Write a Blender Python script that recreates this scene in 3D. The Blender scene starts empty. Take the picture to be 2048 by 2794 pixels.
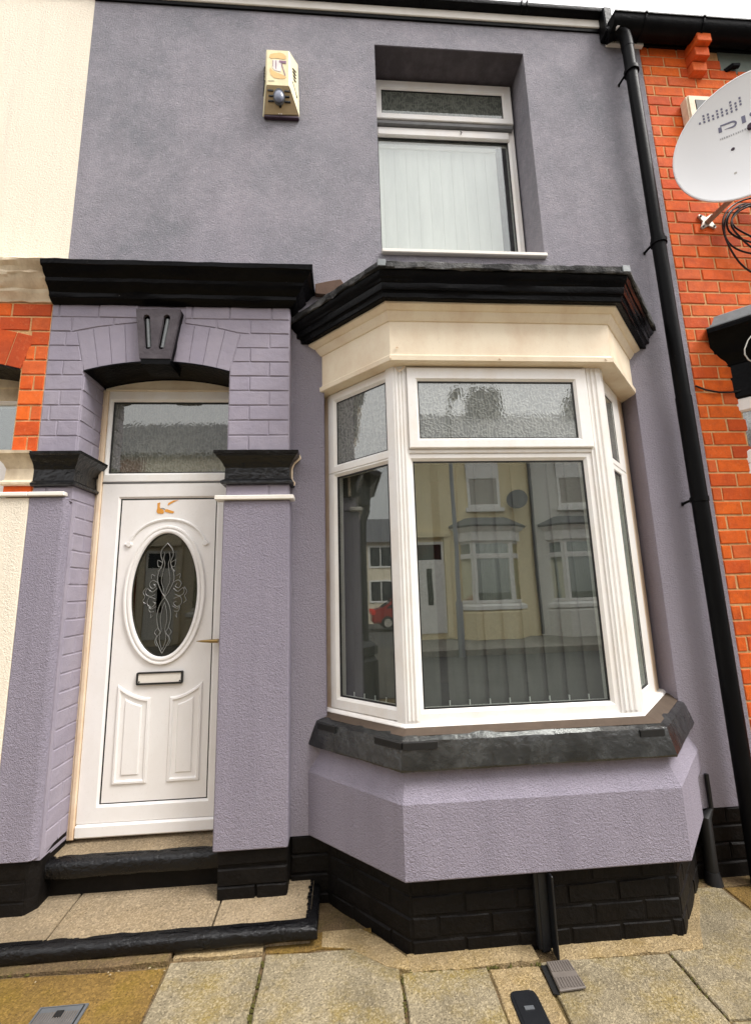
import bpy, bmesh, math, random
from mathutils import Vector, Matrix
from mathutils.geometry import tessellate_polygon
rnd = random.Random(7)
R = math.radians
S = bpy.context.scene
COL = S.collection

# ------------------------------------------------------------------ camera, sky, sun, exposure
cam = bpy.data.cameras.new('camera'); cam_o = bpy.data.objects.new('camera', cam); COL.objects.link(cam_o)
cam.sensor_fit = 'VERTICAL'; cam.sensor_height = 36; cam.sensor_width = 36
cam.lens = 1220/2794*36; cam.clip_start = 0.05; cam.clip_end = 500
yaw, pit, rol = 0.07461, 0.17625, -0.02876
fw = Vector((math.sin(yaw)*math.cos(pit), math.cos(yaw)*math.cos(pit), math.sin(pit)))
r0 = Vector((math.cos(yaw), -math.sin(yaw), 0)); u0 = r0.cross(fw)
rt = math.cos(rol)*r0 + math.sin(rol)*u0; up = -math.sin(rol)*r0 + math.cos(rol)*u0
cam_o.matrix_world = Matrix(((rt.x, up.x, -fw.x, 0), (rt.y, up.y, -fw.y, -2.5405), (rt.z, up.z, -fw.z, 1.532), (0, 0, 0, 1)))
S.camera = cam_o

SUN_EL, SUN_AZ = R(54), R(60)          # azimuth measured from -Y (street side) towards +X
w = bpy.data.worlds.new('World'); S.world = w; w.use_nodes = True
nt = w.node_tree; nt.nodes.clear()
sky = nt.nodes.new('ShaderNodeTexSky'); sky.sky_type = 'NISHITA'; sky.sun_disc = False
sky.sun_elevation = SUN_EL; sky.sun_rotation = R(180) - SUN_AZ; sky.air_density = 1.0; sky.dust_density = 4.0; sky.ozone_density = 1.0
bw_ = nt.nodes.new('ShaderNodeRGBToBW'); mx = nt.nodes.new('ShaderNodeMix'); mx.data_type = 'RGBA'
mx.inputs[0].default_value = 0.90
tint = nt.nodes.new('ShaderNodeMix'); tint.data_type = 'RGBA'; tint.blend_type = 'MULTIPLY'; tint.inputs[0].default_value = 1
tint.inputs[7].default_value = (1.0, 0.985, 0.992, 1)
bg = nt.nodes.new('ShaderNodeBackground'); bg.inputs[1].default_value = 0.13
ow = nt.nodes.new('ShaderNodeOutputWorld')
L = nt.links.new
ov = nt.nodes.new('ShaderNodeMix'); ov.data_type = 'RGBA'; ov.inputs[0].default_value = 0.80; ov.inputs[7].default_value = (3.9, 3.9, 3.9, 1)   # even cloud deck
tcn = nt.nodes.new('ShaderNodeTexCoord'); sxyz = nt.nodes.new('ShaderNodeSeparateXYZ'); mrn = nt.nodes.new('ShaderNodeMapRange')
mrn.inputs[1].default_value = 0; mrn.inputs[2].default_value = 1; mrn.inputs[3].default_value = 2.35; mrn.inputs[4].default_value = 7.05   # CIE overcast: brighter overhead
L(tcn.outputs['Generated'], sxyz.inputs[0]); L(sxyz.outputs[2], mrn.inputs[0]); L(mrn.outputs[0], ov.inputs[7])
L(sky.outputs[0], bw_.inputs[0]); L(sky.outputs[0], mx.inputs[6]); L(bw_.outputs[0], mx.inputs[7])
L(mx.outputs[2], ov.inputs[6]); L(ov.outputs[2], tint.inputs[6]); L(tint.outputs[2], bg.inputs[0]); L(bg.outputs[0], ow.inputs[0])
sl = bpy.data.lights.new('sun', 'SUN'); sl.energy = 1.5; sl.angle = R(28); sl.color = (1.0, 0.965, 0.92)
sun = bpy.data.objects.new('sun', sl); COL.objects.link(sun)
sd = Vector((math.sin(SUN_AZ)*math.cos(SUN_EL), -math.cos(SUN_AZ)*math.cos(SUN_EL), math.sin(SUN_EL)))
sun.rotation_euler = sd.to_track_quat('Z', 'Y').to_euler(); sun.location = (6, -8, 12)
S.view_settings.view_transform = 'Standard'; S.view_settings.look = 'None'
S.view_settings.exposure = 1.52; S.view_settings.gamma = 1; S.view_settings.use_curve_mapping = False

# ------------------------------------------------------------------ materials
class NT:
    def __init__(s, name):
        s.m = bpy.data.materials.new(name); s.m.use_nodes = True; s.t = s.m.node_tree; s.t.nodes.clear()
        s.out = s.n('ShaderNodeOutputMaterial'); s.geo = None
    def n(s, typ, **kw):
        nd = s.t.nodes.new(typ)
        for k, v in kw.items(): setattr(nd, k, v)
        return nd
    def l(s, a, b): s.t.links.new(a, b)
    def pos(s, scale=None):
        if s.geo is None: s.geo = s.n('ShaderNodeNewGeometry')
        if scale is None: return s.geo.outputs['Position']
        mp = s.n('ShaderNodeMapping'); mp.inputs['Scale'].default_value = scale; s.l(s.geo.outputs['Position'], mp.inputs[0]); return mp.outputs[0]
    def noise(s, scale, detail=4, rough=.55, vec=None, dist=0):
        nd = s.n('ShaderNodeTexNoise'); nd.inputs['Scale'].default_value = scale; nd.inputs['Detail'].default_value = detail
        nd.inputs['Roughness'].default_value = rough; nd.inputs['Distortion'].default_value = dist
        s.l(vec if vec else s.pos(), nd.inputs['Vector']); return nd.outputs[0]
    def ramp(s, fac, pts):
        nd = s.n('ShaderNodeValToRGB'); e = nd.color_ramp.elements
        while len(e) < len(pts): e.new(0.5)
        for i, (p, c) in enumerate(pts):
            e[i].position = p; e[i].color = (*c, 1) if len(c) == 3 else c
        s.l(fac, nd.inputs[0]); return nd.outputs[0]
    def mr(s, fac, a, b, lo=0., hi=1.):
        nd = s.n('ShaderNodeMapRange'); nd.inputs[1].default_value = lo; nd.inputs[2].default_value = hi
        nd.inputs[3].default_value = a; nd.inputs[4].default_value = b; s.l(fac, nd.inputs[0]); return nd.outputs[0]
    def mix(s, fac, a, b, mode='MIX'):
        nd = s.n('ShaderNodeMix', data_type='RGBA', blend_type=mode)
        for i, v in ((0, fac), (6, a), (7, b)):
            if hasattr(v, 'node'): s.l(v, nd.inputs[i])
            elif i == 0: nd.inputs[0].default_value = v
            else: nd.inputs[i].default_value = (*v, 1)
        return nd.outputs[2]
    def math(s, op, a, b=None):
        nd = s.n('ShaderNodeMath', operation=op)
        for i, v in enumerate((a, b)):
            if v is None: continue
            if hasattr(v, 'node'): s.l(v, nd.inputs[i])
            else: nd.inputs[i].default_value = v
        return nd.outputs[0]
    def bump(s, h, strength, dist):
        nd = s.n('ShaderNodeBump'); nd.inputs['Strength'].default_value = strength; nd.inputs['Distance'].default_value = dist
        s.l(h, nd.inputs['Height']); return nd.outputs[0]
    def rand(s):
        return s.n('ShaderNodeObjectInfo').outputs['Random']
    def princ(s, col, rough, bump=None, metal=0, spec=.5, coat=0):
        p = s.n('ShaderNodeBsdfPrincipled')
        if hasattr(col, 'node'): s.l(col, p.inputs['Base Color'])
        else: p.inputs['Base Color'].default_value = (*col, 1)
        if hasattr(rough, 'node'): s.l(rough, p.inputs['Roughness'])
        else: p.inputs['Roughness'].default_value = rough
        p.inputs['Metallic'].default_value = metal; p.inputs['Specular IOR Level'].default_value = spec; p.inputs['Coat Weight'].default_value = coat
        if bump is not None: s.l(bump, p.inputs['Normal'])
        s.l(p.outputs[0], s.out.inputs[0]); return s.m

def m_render(name, c, c2, grain=1.0, mott=.5, fade=None):
    t = NT(name)
    rot = t.n('ShaderNodeMapping'); rot.inputs['Rotation'].default_value = (.6, .8, .4); t.l(t.pos(), rot.inputs[0]); rv = rot.outputs[0]
    big = t.noise(1.9, 7, .66, rv); mid = t.noise(7, 8, .72, rv)
    f = t.math('ADD', t.math('MULTIPLY', big, .6), t.math('MULTIPLY', mid, .4))
    f = t.mr(f, 0, 1, .5-.17/max(.3, mott), .5+.17/max(.3, mott))
    if fade:      # weathered coat higher up the wall, fresher paint lower down
        sep = t.n('ShaderNodeSeparateXYZ'); t.l(t.pos(), sep.inputs[0])
        zz = t.math('ADD', sep.outputs[2], t.math('MULTIPLY', big, 1.2)); low = t.mr(zz, 1, 0, 2.9, 4.6)
        hi = t.mix(f, c, c2)
        hi = t.mix(t.mr(t.noise(22, 7, .78, rv), 0, .5, .46, .70), hi, tuple(x*.82 for x in c2)); hi = t.mix(t.mr(t.noise(30, 6, .75, rv), 0, .5, .52, .72), hi, tuple(x*1.22 for x in c))      # scuffed, thin paint
        col = t.mix(low, hi, fade)
    else: col = t.mix(f, c, c2)
    stk = t.noise(1.0, 5, .7, t.pos((9, 9, .55))); col = t.mix(t.mr(stk, 0, .30, .48, .70), col, tuple(x*.66 for x in c))      # rain streaks
    g = t.noise(140, 3, .6, rv)
    col = t.mix(t.mr(g, .0, .32, .45, .75), col, tuple(x*.68 for x in c))
    v = t.noise(105, 3, .55, rv, 1.0); v2 = t.noise(230, 2, .5, rv)      # roughcast: knobbly worms a few millimetres high
    h = t.math('ADD', t.math('MULTIPLY', v, 1.0), t.math('MULTIPLY', v2, .35))
    return t.princ(col, .88, t.bump(h, .9, .010*grain), spec=.25)
LILAC = (.268, .244, .302); LILAC2 = (.27, .252, .30)
M = {}
M['render_lilac'] = m_render('lilac masonry paint on render', LILAC, (.315, .286, .342), 1.05, .6)
M['render_upper'] = m_render('lilac masonry paint weathered', (.372, .345, .382), (.225, .226, .250), 1.2, 1.25, (.315, .288, .340))
M['render_cream'] = m_render('cream masonry paint on render', (.92, .84, .70), (.86, .76, .61), .7, .4)
def m_paintbrick():
    t = NT('lilac painted brick')
    f = t.noise(9, 5); col = t.mix(t.mr(f, 0, 1, .3, .7), (.285, .258, .312), (.325, .292, .342))
    col = t.mix(t.mr(t.rand(), 0, .35), col, (.25, .222, .29))
    pit = t.noise(120, 2, .5); col = t.mix(t.mr(pit, 0, .5, .68, .8), col, (.14, .11, .15))
    h = t.math('ADD', t.noise(22, 4), t.math('MULTIPLY', t.noise(140, 2), .3))
    return t.princ(col, .7, t.bump(h, .6, .006), spec=.35)
M['paintbrick'] = m_paintbrick()
def m_brick():
    t = NT('orange red brick')
    r = t.rand(); f = t.noise(14, 5, .65)
    col = t.ramp(r, [(0, (.52, .075, .018)), (.35, (.72, .115, .016)), (.7, (.80, .15, .016)), (1, (.66, .13, .035))])
    col = t.mix(t.mr(f, .0, .6, .45, .78), col, (.36, .05, .016))
    col = t.mix(t.mr(t.noise(60, 3), 0, .4, .58, .78), col, (.74, .27, .12)); col = t.mix(t.mr(t.noise(2.6, 5, .7), 0, .55, .48, .72), col, (.30, .05, .02))
    col = t.mix(t.mr(t.noise(95, 2), 0, .7, .70, .78), col, (.08, .02, .012))
    h = t.math('ADD', t.noise(30, 4), t.math('MULTIPLY', t.noise(190, 2), .5))
    return t.princ(col, .82, t.bump(h, .55, .006), spec=.25)
M['brick'] = m_brick()
def m_mortar():
    t = NT('lime mortar'); col = t.mix(t.mr(t.noise(40, 4), 0, 1, .3, .7), (.74, .46, .22), (.58, .33, .15))
    return t.princ(col, .95, t.bump(t.noise(160, 3), .8, .006), spec=.1)
M['mortar'] = m_mortar()
def m_black(name, rough=(.13, .32), dust_sheen_amt=.06, bumpd=.003, base=(.0035, .0035, .004), dust_sheen_col=(.05, .048, .048), bs=55, spec=.07, chip=.6):
    t = NT(name)
    d = t.mr(t.noise(7, 6, .7), 0, dust_sheen_amt, .45, .75); col = t.mix(d, base, dust_sheen_col)
    col = t.mix(t.mr(t.noise(48, 5, .75), 0, chip, .70, .735), col, (.19, .175, .165))      # chips and scuffs
    h = t.math('ADD', t.noise(bs, 4, .6), t.math('MULTIPLY', t.noise(16, 3), .8))
    return t.princ(col, t.mr(t.noise(12, 4), *rough), t.bump(h, .7, bumpd), spec=spec)
M['black'] = m_black('black gloss paint on stone')
M['black_cap'] = m_black('thick black gloss on capital', (.14, .3), .04, .010, bs=38, spec=.4)
M['black_rough'] = m_black('black gloss paint on rough step nosing', (.14, .36), .04, .010, bs=60, spec=.35)
M['black_sill'] = m_black('weathered black sill gloss with painted sheen', (.16, .34), 1.0, .0045, (.010, .0105, .010), (.052, .054, .052), 34, .8, .8)  # grey mottle paints in sky sheen on the black gloss
M['black_lead'] = m_black('weathered bitumen capping', (.5, .85), .9, .014, (.03, .03, .03), (.27, .265, .26), 110)
M['black_brick'] = m_black('dull black painted plinth brick', (.45, .75), .3, .008, (.0036, .0028, .0024), (.018, .014, .011), 40, .16, .4)
M['key_face'] = m_black('greyed black paint', (.45, .7), 1.0, .005, (.080, .070, .078), (.125, .112, .122))  # grey paints in the sky mirrored by the keystone's black gloss
M['pipe'] = m_black('black plastic pipe', (.38, .5), .10, .001, (.0045, .0045, .005), (.02, .02, .021))
M['iron'] = m_black('black gutter', (.3, .5), .08, .003)
def m_upvc(name, c, stain, amt, rough=.3):
    t = NT(name)
    f = t.mr(t.noise(6, 6, .65, t.pos((1, 1, .6))), 0, amt, .42, .8)
    col = t.mix(f, c, stain); col = t.mix(t.mr(t.noise(90, 2), 0, .25*amt, .62, .8), col, tuple(x*.4 for x in stain))
    return t.princ(col, rough, t.bump(t.noise(30, 2), .08, .002), spec=.45)
M['upvc'] = m_upvc('white upvc', (.88, .86, .83), (.74, .65, .53), .55)
M['upvc_door'] = m_upvc('white upvc door', (.87, .845, .82), (.74, .69, .63), .45)
M['cream_wood'] = m_upvc('cream painted timber fascia', (.86, .745, .56), (.66, .47, .30), .7, .5)
M['cream_stone'] = m_upvc('cream painted stone', (.80, .68, .50), (.30, .19, .09), .95, .7)
M['oldwood'] = m_upvc('stained timber subframe', (.80, .65, .48), (.56, .33, .16), .8, .6)
M['trim'] = m_upvc('white trim bead', (.83, .79, .72), (.6, .52, .42), .4, .4)
M['seal'] = NT('black rubber seal').princ((.012, .012, .012), .5)
def m_glass(name, refl, tint, wav=.0006, wscale=2.6):
    t = NT(name)
    tr = t.n('ShaderNodeBsdfTransparent'); tr.inputs[0].default_value = (*tint, 1)
    gl = t.n('ShaderNodeBsdfGlossy'); gl.inputs['Roughness'].default_value = .0; gl.inputs[0].default_value = (.95, .97, .95, 1)
    b = t.bump(t.noise(wscale, 2, .4), .6, wav); t.l(b, gl.inputs['Normal'])
    fr = t.n('ShaderNodeFresnel'); t.l(t.mr(t.geo.outputs['Backfacing'], 1.5, 1/1.5), fr.inputs[0])   # thin pane: same on leaving as on entering
    f = t.math('MINIMUM', t.math('ADD', t.math('MULTIPLY', fr.outputs[0], 1.0), refl), 1)
    ms = t.n('ShaderNodeMixShader'); t.l(f, ms.inputs[0]); t.l(tr.outputs[0], ms.inputs[1]); t.l(gl.outputs[0], ms.inputs[2]); t.l(ms.outputs[0], t.out.inputs[0])
    return t.m
M['glass'] = m_glass('double glazing', .15, (.90, .93, .91))
M['glass_left'] = m_glass('left pane glazing', .07, (.92, .94, .92))
M['glass_up'] = m_glass('upstairs glazing', .06, (.93, .95, .94), .0008)
M['glass_side'] = m_glass('side pane glazing', .0, (.95, .97, .95))
M['glass_dark'] = m_glass('tinted door glass', .045, (.60, .58, .48))
def m_obscure(name, c1, c2, refl=.14, pat=26):
    t = NT(name)
    ds = t.noise(9, 3, .6, None, 0)
    vec = t.n('ShaderNodeVectorMath', operation='ADD'); t.l(t.pos(), vec.inputs[0])
    nn = t.n('ShaderNodeTexNoise'); nn.inputs['Scale'].default_value = 14; nn.inputs['Detail'].default_value = 2; t.l(t.pos(), nn.inputs['Vector'])
    sc = t.n('ShaderNodeVectorMath', operation='SCALE'); sc.inputs['Scale'].default_value = .16; t.l(nn.outputs[1], sc.inputs[0]); t.l(sc.outputs[0], vec.inputs[1])
    vo = t.n('ShaderNodeTexVoronoi', feature='DISTANCE_TO_EDGE'); vo.inputs['Scale'].default_value = pat; t.l(vec.outputs[0], vo.inputs['Vector'])
    e = t.mr(vo.outputs['Distance'], 1, 0, .0, .22)
    wv = t.n('ShaderNodeTexWave'); wv.inputs['Scale'].default_value = 18; wv.inputs['Distortion'].default_value = 9; wv.inputs['Detail'].default_value = 2; t.l(t.pos(), wv.inputs['Vector'])
    f = t.math('ADD', t.math('MULTIPLY', e, .55), t.math('MULTIPLY', wv.outputs[1], .35))
    col = t.mix(f, c1, c2)
    df = t.n('ShaderNodeBsdfDiffuse'); t.l(col, df.inputs[0]); t.l(t.bump(f, .8, .008), df.inputs['Normal'])
    gl = t.n('ShaderNodeBsdfGlossy'); gl.inputs['Roughness'].default_value = .02; gl.inputs[0].default_value = (.95, .97, .95, 1)
    t.l(t.bump(f, .2, .00022), gl.inputs['Normal'])
    fr = t.n('ShaderNodeFresnel'); t.l(t.mr(t.geo.outputs['Backfacing'], 1.5, 1/1.5), fr.inputs[0])   # thin pane: same on leaving as on entering
    fa = t.math('MINIMUM', t.math('ADD', fr.outputs[0], refl), 1)
    ms = t.n('ShaderNodeMixShader'); t.l(fa, ms.inputs[0]); t.l(df.outputs[0], ms.inputs[1]); t.l(gl.outputs[0], ms.inputs[2]); t.l(ms.outputs[0], t.out.inputs[0])
    return t.m
M['obscure'] = m_obscure('patterned obscure glass', (.13, .137, .125), (.30, .31, .28), .17)
M['obscure_fan'] = m_obscure('patterned fanlight glass', (.10, .105, .085), (.20, .205, .175), .15, 20)
M['obscure_dark'] = m_obscure('dark obscure glass', (.075, .082, .072), (.19, .20, .17), .06, 16)  # darker colours of the obscure glass, for the upper top sash
def m_fabric(name, c, c2, k=1):
    t = NT(name); col = t.mix(t.mr(t.noise(5, 4, .6, t.pos((3, 3, .5))), 0, 1, .35, .65), c, c2)
    return t.princ(col, .9, t.bump(t.noise(300, 2), .3, .001), spec=.2)
M['blind_dark'] = m_fabric('charcoal blind fabric', (.085, .085, .077), (.115, .114, .104))
M['blind_pale'] = m_fabric('pale blind fabric', (.68, .675, .65), (.60, .598, .575))
M['blind_grey'] = m_fabric('grey green blind fabric', (.60, .66, .60), (.38, .43, .40))
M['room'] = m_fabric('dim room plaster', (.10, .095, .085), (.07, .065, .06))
M['chain'] = NT('white plastic chain').princ((.85, .85, .82), .4)
def m_slab(name, c, c2, moss, mossamt, wet=0):
    t = NT(name)
    big = t.noise(3.2, 6, .65); col = t.mix(t.mr(big, 0, 1, .35, .65), c, c2)
    col = t.mix(t.mr(t.noise(4.7, 6, .7, t.pos((1, 1.2, 1))), 0, mossamt, .46, .66), col, moss)
    col = t.mix(t.mr(t.rand(), 0, .3), col, tuple(x*.62 for x in c))
    sp = t.n('ShaderNodeTexVoronoi'); sp.inputs['Scale'].default_value = 150; t.l(t.pos(), sp.inputs['Vector'])
    col = t.mix(t.mr(sp.outputs['Color'], 0, .55, .45, .95), col, tuple(min(1, x*1.75) for x in c))
    dk = t.noise(115, 3, .6); col = t.mix(t.mr(dk, 0, .75, .54, .70), col, tuple(x*.22 for x in c))
    dm = t.noise(1.7, 5, .7, t.pos((1, 1, 1))); col = t.mix(t.mr(dm, 0, .55, .50, .66), col, tuple(x*.5 for x in c))
    st = t.noise(26, 4, .7); col = t.mix(t.mr(st, 0, .7, .62, .75), col, tuple(x*.4 for x in c))
    h = t.math('ADD', t.noise(140, 3, .6), t.noise(35, 3, .6))
    return t.princ(col, .85, t.bump(h, .8, .008), spec=.25)
M['slab'] = m_slab('concrete paving slab', (.285, .238, .155), (.145, .117, .07), (.235, .165, .03), .85)
M['slab_brown'] = m_slab('brown mossy paving slab', (.205, .125, .034), (.125, .072, .018), (.17, .11, .010), .95)
M['patch'] = m_slab('sandy mortar patch', (.33, .25, .14), (.26, .18, .08), (.25, .165, .04), .6)
M['step'] = m_slab('worn stone step', (.30, .232, .148), (.235, .18, .112), (.23, .165, .085), .55)
M['joint'] = m_slab('dirty joint mortar', (.15, .10, .05), (.09, .06, .03), (.12, .10, .02), .8)
M['road'] = m_slab('asphalt', (.075, .073, .07), (.06, .058, .056), (.05, .05, .045), .2)
M['pave_dark'] = m_slab('darkened grey paving', (.10, .092, .08), (.075, .07, .062), (.07, .065, .04), .4)  # colour darkened to dull the paving mirrored in the left pane
M['pave_far'] = m_slab('grey paving', (.26, .24, .21), (.2, .19, .17), (.2, .18, .12), .3)
def plain(name, c, rough=.5, metal=0, spec=.4, b=0):
    t = NT(name)
    col = t.mix(t.mr(t.noise(18, 5, .65), 0, 1, .35, .7), c, tuple(x*.8 for x in c))
    return t.princ(col, rough, t.bump(t.noise(60, 3), .3, b) if b else None, metal, spec)
M['alarm'] = plain('aged cream plastic', (.86, .76, .47), .45)
M['alarm_front'] = plain('shade browned plastic', (.40, .29, .15), .5, b=.001)  # alarm under face coloured brown for the shade where it faces down
M['alarm_back'] = plain('dark backing', (.045, .02, .04), .6)
M['dark'] = plain('flat black', (.008, .008, .008), .6)  # black blocks paint in shade of slots, holes and gaps; also black fittings
M['lens_blue'] = plain('grey blue strobe lens', (.20, .22, .29), .18)
M['orange_tape'] = plain('faded orange sticker', (.80, .36, .06), .6)
M['orange_pale'] = plain('pale orange print', (.84, .52, .20), .5)
M['purple_print'] = plain('purple print', (.25, .13, .20), .5)
M['white_print'] = plain('white print', (.80, .74, .70), .5)
M['dish'] = NT('off white dish paint').princ((.86, .86, .86), .45)
M['dish_print'] = plain('grey blue print', (.20, .20, .29), .5)
M['dish_print_pale'] = plain('pale grey print', (.48, .48, .49), .5)
M['steel'] = plain('galvanised steel', (.55, .52, .46), .45, .4, b=.002)
M['arm'] = plain('tan weathered tube', (.40, .25, .17), .5, .2)
M['leading'] = plain('clear bevelled glass strip', (.20, .20, .18), .12, spec=1.0)
M['brass'] = plain('worn brass', (.34, .23, .09), .35, .9)
M['cable'] = plain('black cable', (.012, .011, .012), .4)
M['cable_white'] = plain('white cable', (.6, .58, .52), .5)
M['cover_grey'] = plain('grey plastic cover', (.135, .115, .10), .6, b=.002)
M['cover_blue'] = plain('slate grey metal cover', (.13, .14, .15), .5, .3, b=.002)
M['cover_black'] = plain('black iron cover', (.010, .011, .013), .4, b=.002)
M['board_grey'] = plain('grey green board', (.17, .20, .17), .6, b=.003)
M['sill_mud'] = plain('dirty brown mortar', (.075, .052, .036), .9, b=.004)
M['mud_orange'] = plain('rusty mortar', (.11, .065, .045), .9, b=.004)
M['lead'] = plain('dull lead sheet', (.22, .235, .24), .5, .2, b=.004)
M['slate'] = plain('roof slate', (.075, .075, .085), .6, b=.004)
M['wall_yellow'] = plain('yellow painted render', (.76, .66, .42), .85)
M['wall_white'] = plain('pale grey painted render', (.66, .65, .60), .85)
M['wall_buff'] = plain('buff render', (.62, .45, .25), .85)
M['wall_cream'] = plain('cream render', (.76, .68, .52), .85)
M['white_far'] = plain('white paint', (.80, .79, .75), .5)
M['curtain'] = plain('net curtain', (.45, .43, .38), .9)
M['grey_trim'] = plain('grey trim', (.16, .16, .16), .6)
M['car_red'] = plain('red car paint', (.30, .018, .018), .2)
M['tyre'] = plain('tyre rubber', (.02, .02, .02), .8)
M['car_glass'] = plain('dark car glass', (.02, .025, .03), .08)
M['red_lens'] = plain('red lamp lens', (.7, .03, .02), .2)
M['lamp_col'] = plain('grey painted steel column', (.25, .26, .27), .5)
M['leaf'] = plain('dry litter', (.34, .27, .17), .9)
M['moss'] = plain('moss', (.075, .068, .012), .95)
M['brick_red_end'] = plain('unpainted red brick', (.28, .085, .045), .85, b=.004)
M['tread_dark'] = M['slab_brown']

# ------------------------------------------------------------------ mesh helpers
WL = {}
class MB:
    def __init__(s, xf=None): s.v = []; s.f = []; s.mi = []; s.xf = xf; s.cm = 0
    def add(s, vs, fs):
        o = len(s.v)
        for p in vs:
            p = Vector(p)
            s.v.append(s.xf(p) if s.xf else p)
        for f in fs: s.f.append([o+i for i in f]); s.mi.append(s.cm)
        return s
    def box(s, x0, x1, y0, y1, z0, z1):
        return s.add([(x0,y0,z0),(x1,y0,z0),(x1,y1,z0),(x0,y1,z0),(x0,y0,z1),(x1,y0,z1),(x1,y1,z1),(x0,y1,z1)],
                     [(0,3,2,1),(4,5,6,7),(0,1,5,4),(1,2,6,5),(2,3,7,6),(3,0,4,7)])
    def prism(s, poly, y0, y1, plane='xz'):
        """extrude a polygon given in (a,b); xz: along y, xy: along z"""
        n = len(poly)
        if plane == 'xz': a = [(p[0], y0, p[1]) for p in poly]; b = [(p[0], y1, p[1]) for p in poly]
        elif plane == 'xy': a = [(p[0], p[1], y0) for p in poly]; b = [(p[0], p[1], y1) for p in poly]
        else: a = [(y0, p[0], p[1]) for p in poly]; b = [(y1, p[0], p[1]) for p in poly]
        s.add(a+b, [tuple(range(n)), tuple(range(2*n-1, n-1, -1))] + [(i, (i+1) % n, n+(i+1) % n, n+i) for i in range(n)])
        return s
    def tube(s, pts, r, n=8, caps=True, closed=False):
        pts = [Vector(p) for p in pts]; rings = []; m = len(pts); prev = None
        for i, p in enumerate(pts):
            if closed: t = pts[(i+1) % m]-pts[i-1]
            else: t = pts[min(i+1, m-1)]-pts[max(i-1, 0)]
            t.normalize()
            if prev is None:
                a = Vector((0, 0, 1)) if abs(t.z) < .9 else Vector((1, 0, 0))
                u = t.cross(a).normalized()
            else: u = (prev - t*prev.dot(t)).normalized()
            prev = u; v = t.cross(u); rr = r[i] if isinstance(r, (list, tuple)) else r
            rings.append([p + (u*math.cos(2*math.pi*k/n)+v*math.sin(2*math.pi*k/n))*rr for k in range(n)])
        vs = [q for rg in rings for q in rg]; fs = []
        for i in range(m if closed else m-1):
            j = (i+1) % m
            for k in range(n): fs.append((i*n+k, i*n+(k+1) % n, j*n+(k+1) % n, j*n+k))
        if caps and not closed: fs += [tuple(range(n-1, -1, -1)), tuple((m-1)*n+k for k in range(n))]
        return s.add(vs, fs)
    def sweep(s, path, prof, closed_prof=False, caps=True):
        """profile (offset outwards, z) along an XY path; outwards = right of travel"""
        P = [Vector((p[0], p[1])) for p in path]; m = len(P); vs = []; k = len(prof)
        for i in range(m):
            ns = []
            if i > 0: d = (P[i]-P[i-1]).normalized(); ns.append(Vector((d.y, -d.x)))
            if i < m-1: d = (P[i+1]-P[i]).normalized(); ns.append(Vector((d.y, -d.x)))
            n = ns[0] if len(ns) == 1 else (ns[0]+ns[1])/(1+ns[0].dot(ns[1]))
            for o, z in prof: q = P[i]+n*o; vs.append((q.x, q.y, z))
        fs = []
        for i in range(m-1):
            for j in range(k if closed_prof else k-1):
                j2 = (j+1) % k; fs.append((i*k+j, (i+1)*k+j, (i+1)*k+j2, i*k+j2))
        if caps and closed_prof: fs += [tuple(range(k)), tuple((m-1)*k+j for j in range(k-1, -1, -1))]
        return s.add(vs, fs)
    def wobble(s, path, prof, step=.07, amp=.0014, closed=True):
        P = []
        for (a, b) in zip(path[:-1], path[1:]):
            n = max(1, int(math.hypot(b[0]-a[0], b[1]-a[1])/step)); P += [(a[0]+(b[0]-a[0])*i/n, a[1]+(b[1]-a[1])*i/n) for i in range(n)]
        P.append(path[-1]); k0 = len(s.v); s.sweep(P, prof, closed)
        for i in range(k0, len(s.v)): s.v[i] = s.v[i]+Vector((rnd.gauss(0, amp), rnd.gauss(0, amp), rnd.gauss(0, amp)))
        return s
    def plate(s, outer, holes, y0, y1, hole_bottom=None):
        """flat plate in xz facing -y at y0, with holes whose walls run to y1"""
        loops = [[Vector((p[0], p[1], 0)) for p in lp] for lp in [outer]+holes]
        flat = [p for lp in loops for p in lp]
        tri = tessellate_polygon(loops)
        s.add([(p.x, y0, p.y) for p in flat], [tuple(t) for t in tri])
        for lp in loops:
            n = len(lp); s.add([(p.x, y0, p.y) for p in lp]+[(p.x, y1, p.y) for p in lp], [(i, (i+1) % n, n+(i+1) % n, n+i) for i in range(n)])
        return s
    def build(s, name, mat, parent=None, smooth=0, bevel=0, seg=1, jit=0):
        me = bpy.data.meshes.new(name); base = Vector(WL.get(parent.name, (0, 0, 0))) if parent else Vector((0, 0, 0))
        me.from_pydata([tuple(p-base) for p in s.v], [], s.f)
        bm = bmesh.new(); bm.from_mesh(me)
        bmesh.ops.remove_doubles(bm, verts=bm.verts, dist=1e-5)
        bmesh.ops.recalc_face_normals(bm, faces=bm.faces)
        if bevel:
            ed = [e for e in bm.edges if len(e.link_faces) == 2 and e.calc_face_angle(0) > R(25)]
            bmesh.ops.bevel(bm, geom=ed, offset=bevel, segments=seg, affect='EDGES', clamp_overlap=True)
        if jit:
            for v in bm.verts: v.co += Vector((rnd.uniform(-jit, jit), rnd.uniform(-jit, jit), rnd.uniform(-jit, jit)))
        bm.to_mesh(me); bm.free()
        for m_ in (mat if isinstance(mat, list) else [mat]): me.materials.append(M[m_] if isinstance(m_, str) else m_)
        if smooth:
            me.polygons.foreach_set('use_smooth', [True]*len(me.polygons)); me.set_sharp_from_angle(angle=R(smooth))
        o = bpy.data.objects.new(name, me); COL.objects.link(o)
        if parent: o.parent = parent; WL[o.name] = tuple(base)
        return o
def tag(o, label=None, cat=None, group=None, kind=None):
    if label: o['label'] = label
    if cat: o['category'] = cat
    if group: o['group'] = group
    if kind: o['kind'] = kind
    return o
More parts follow.
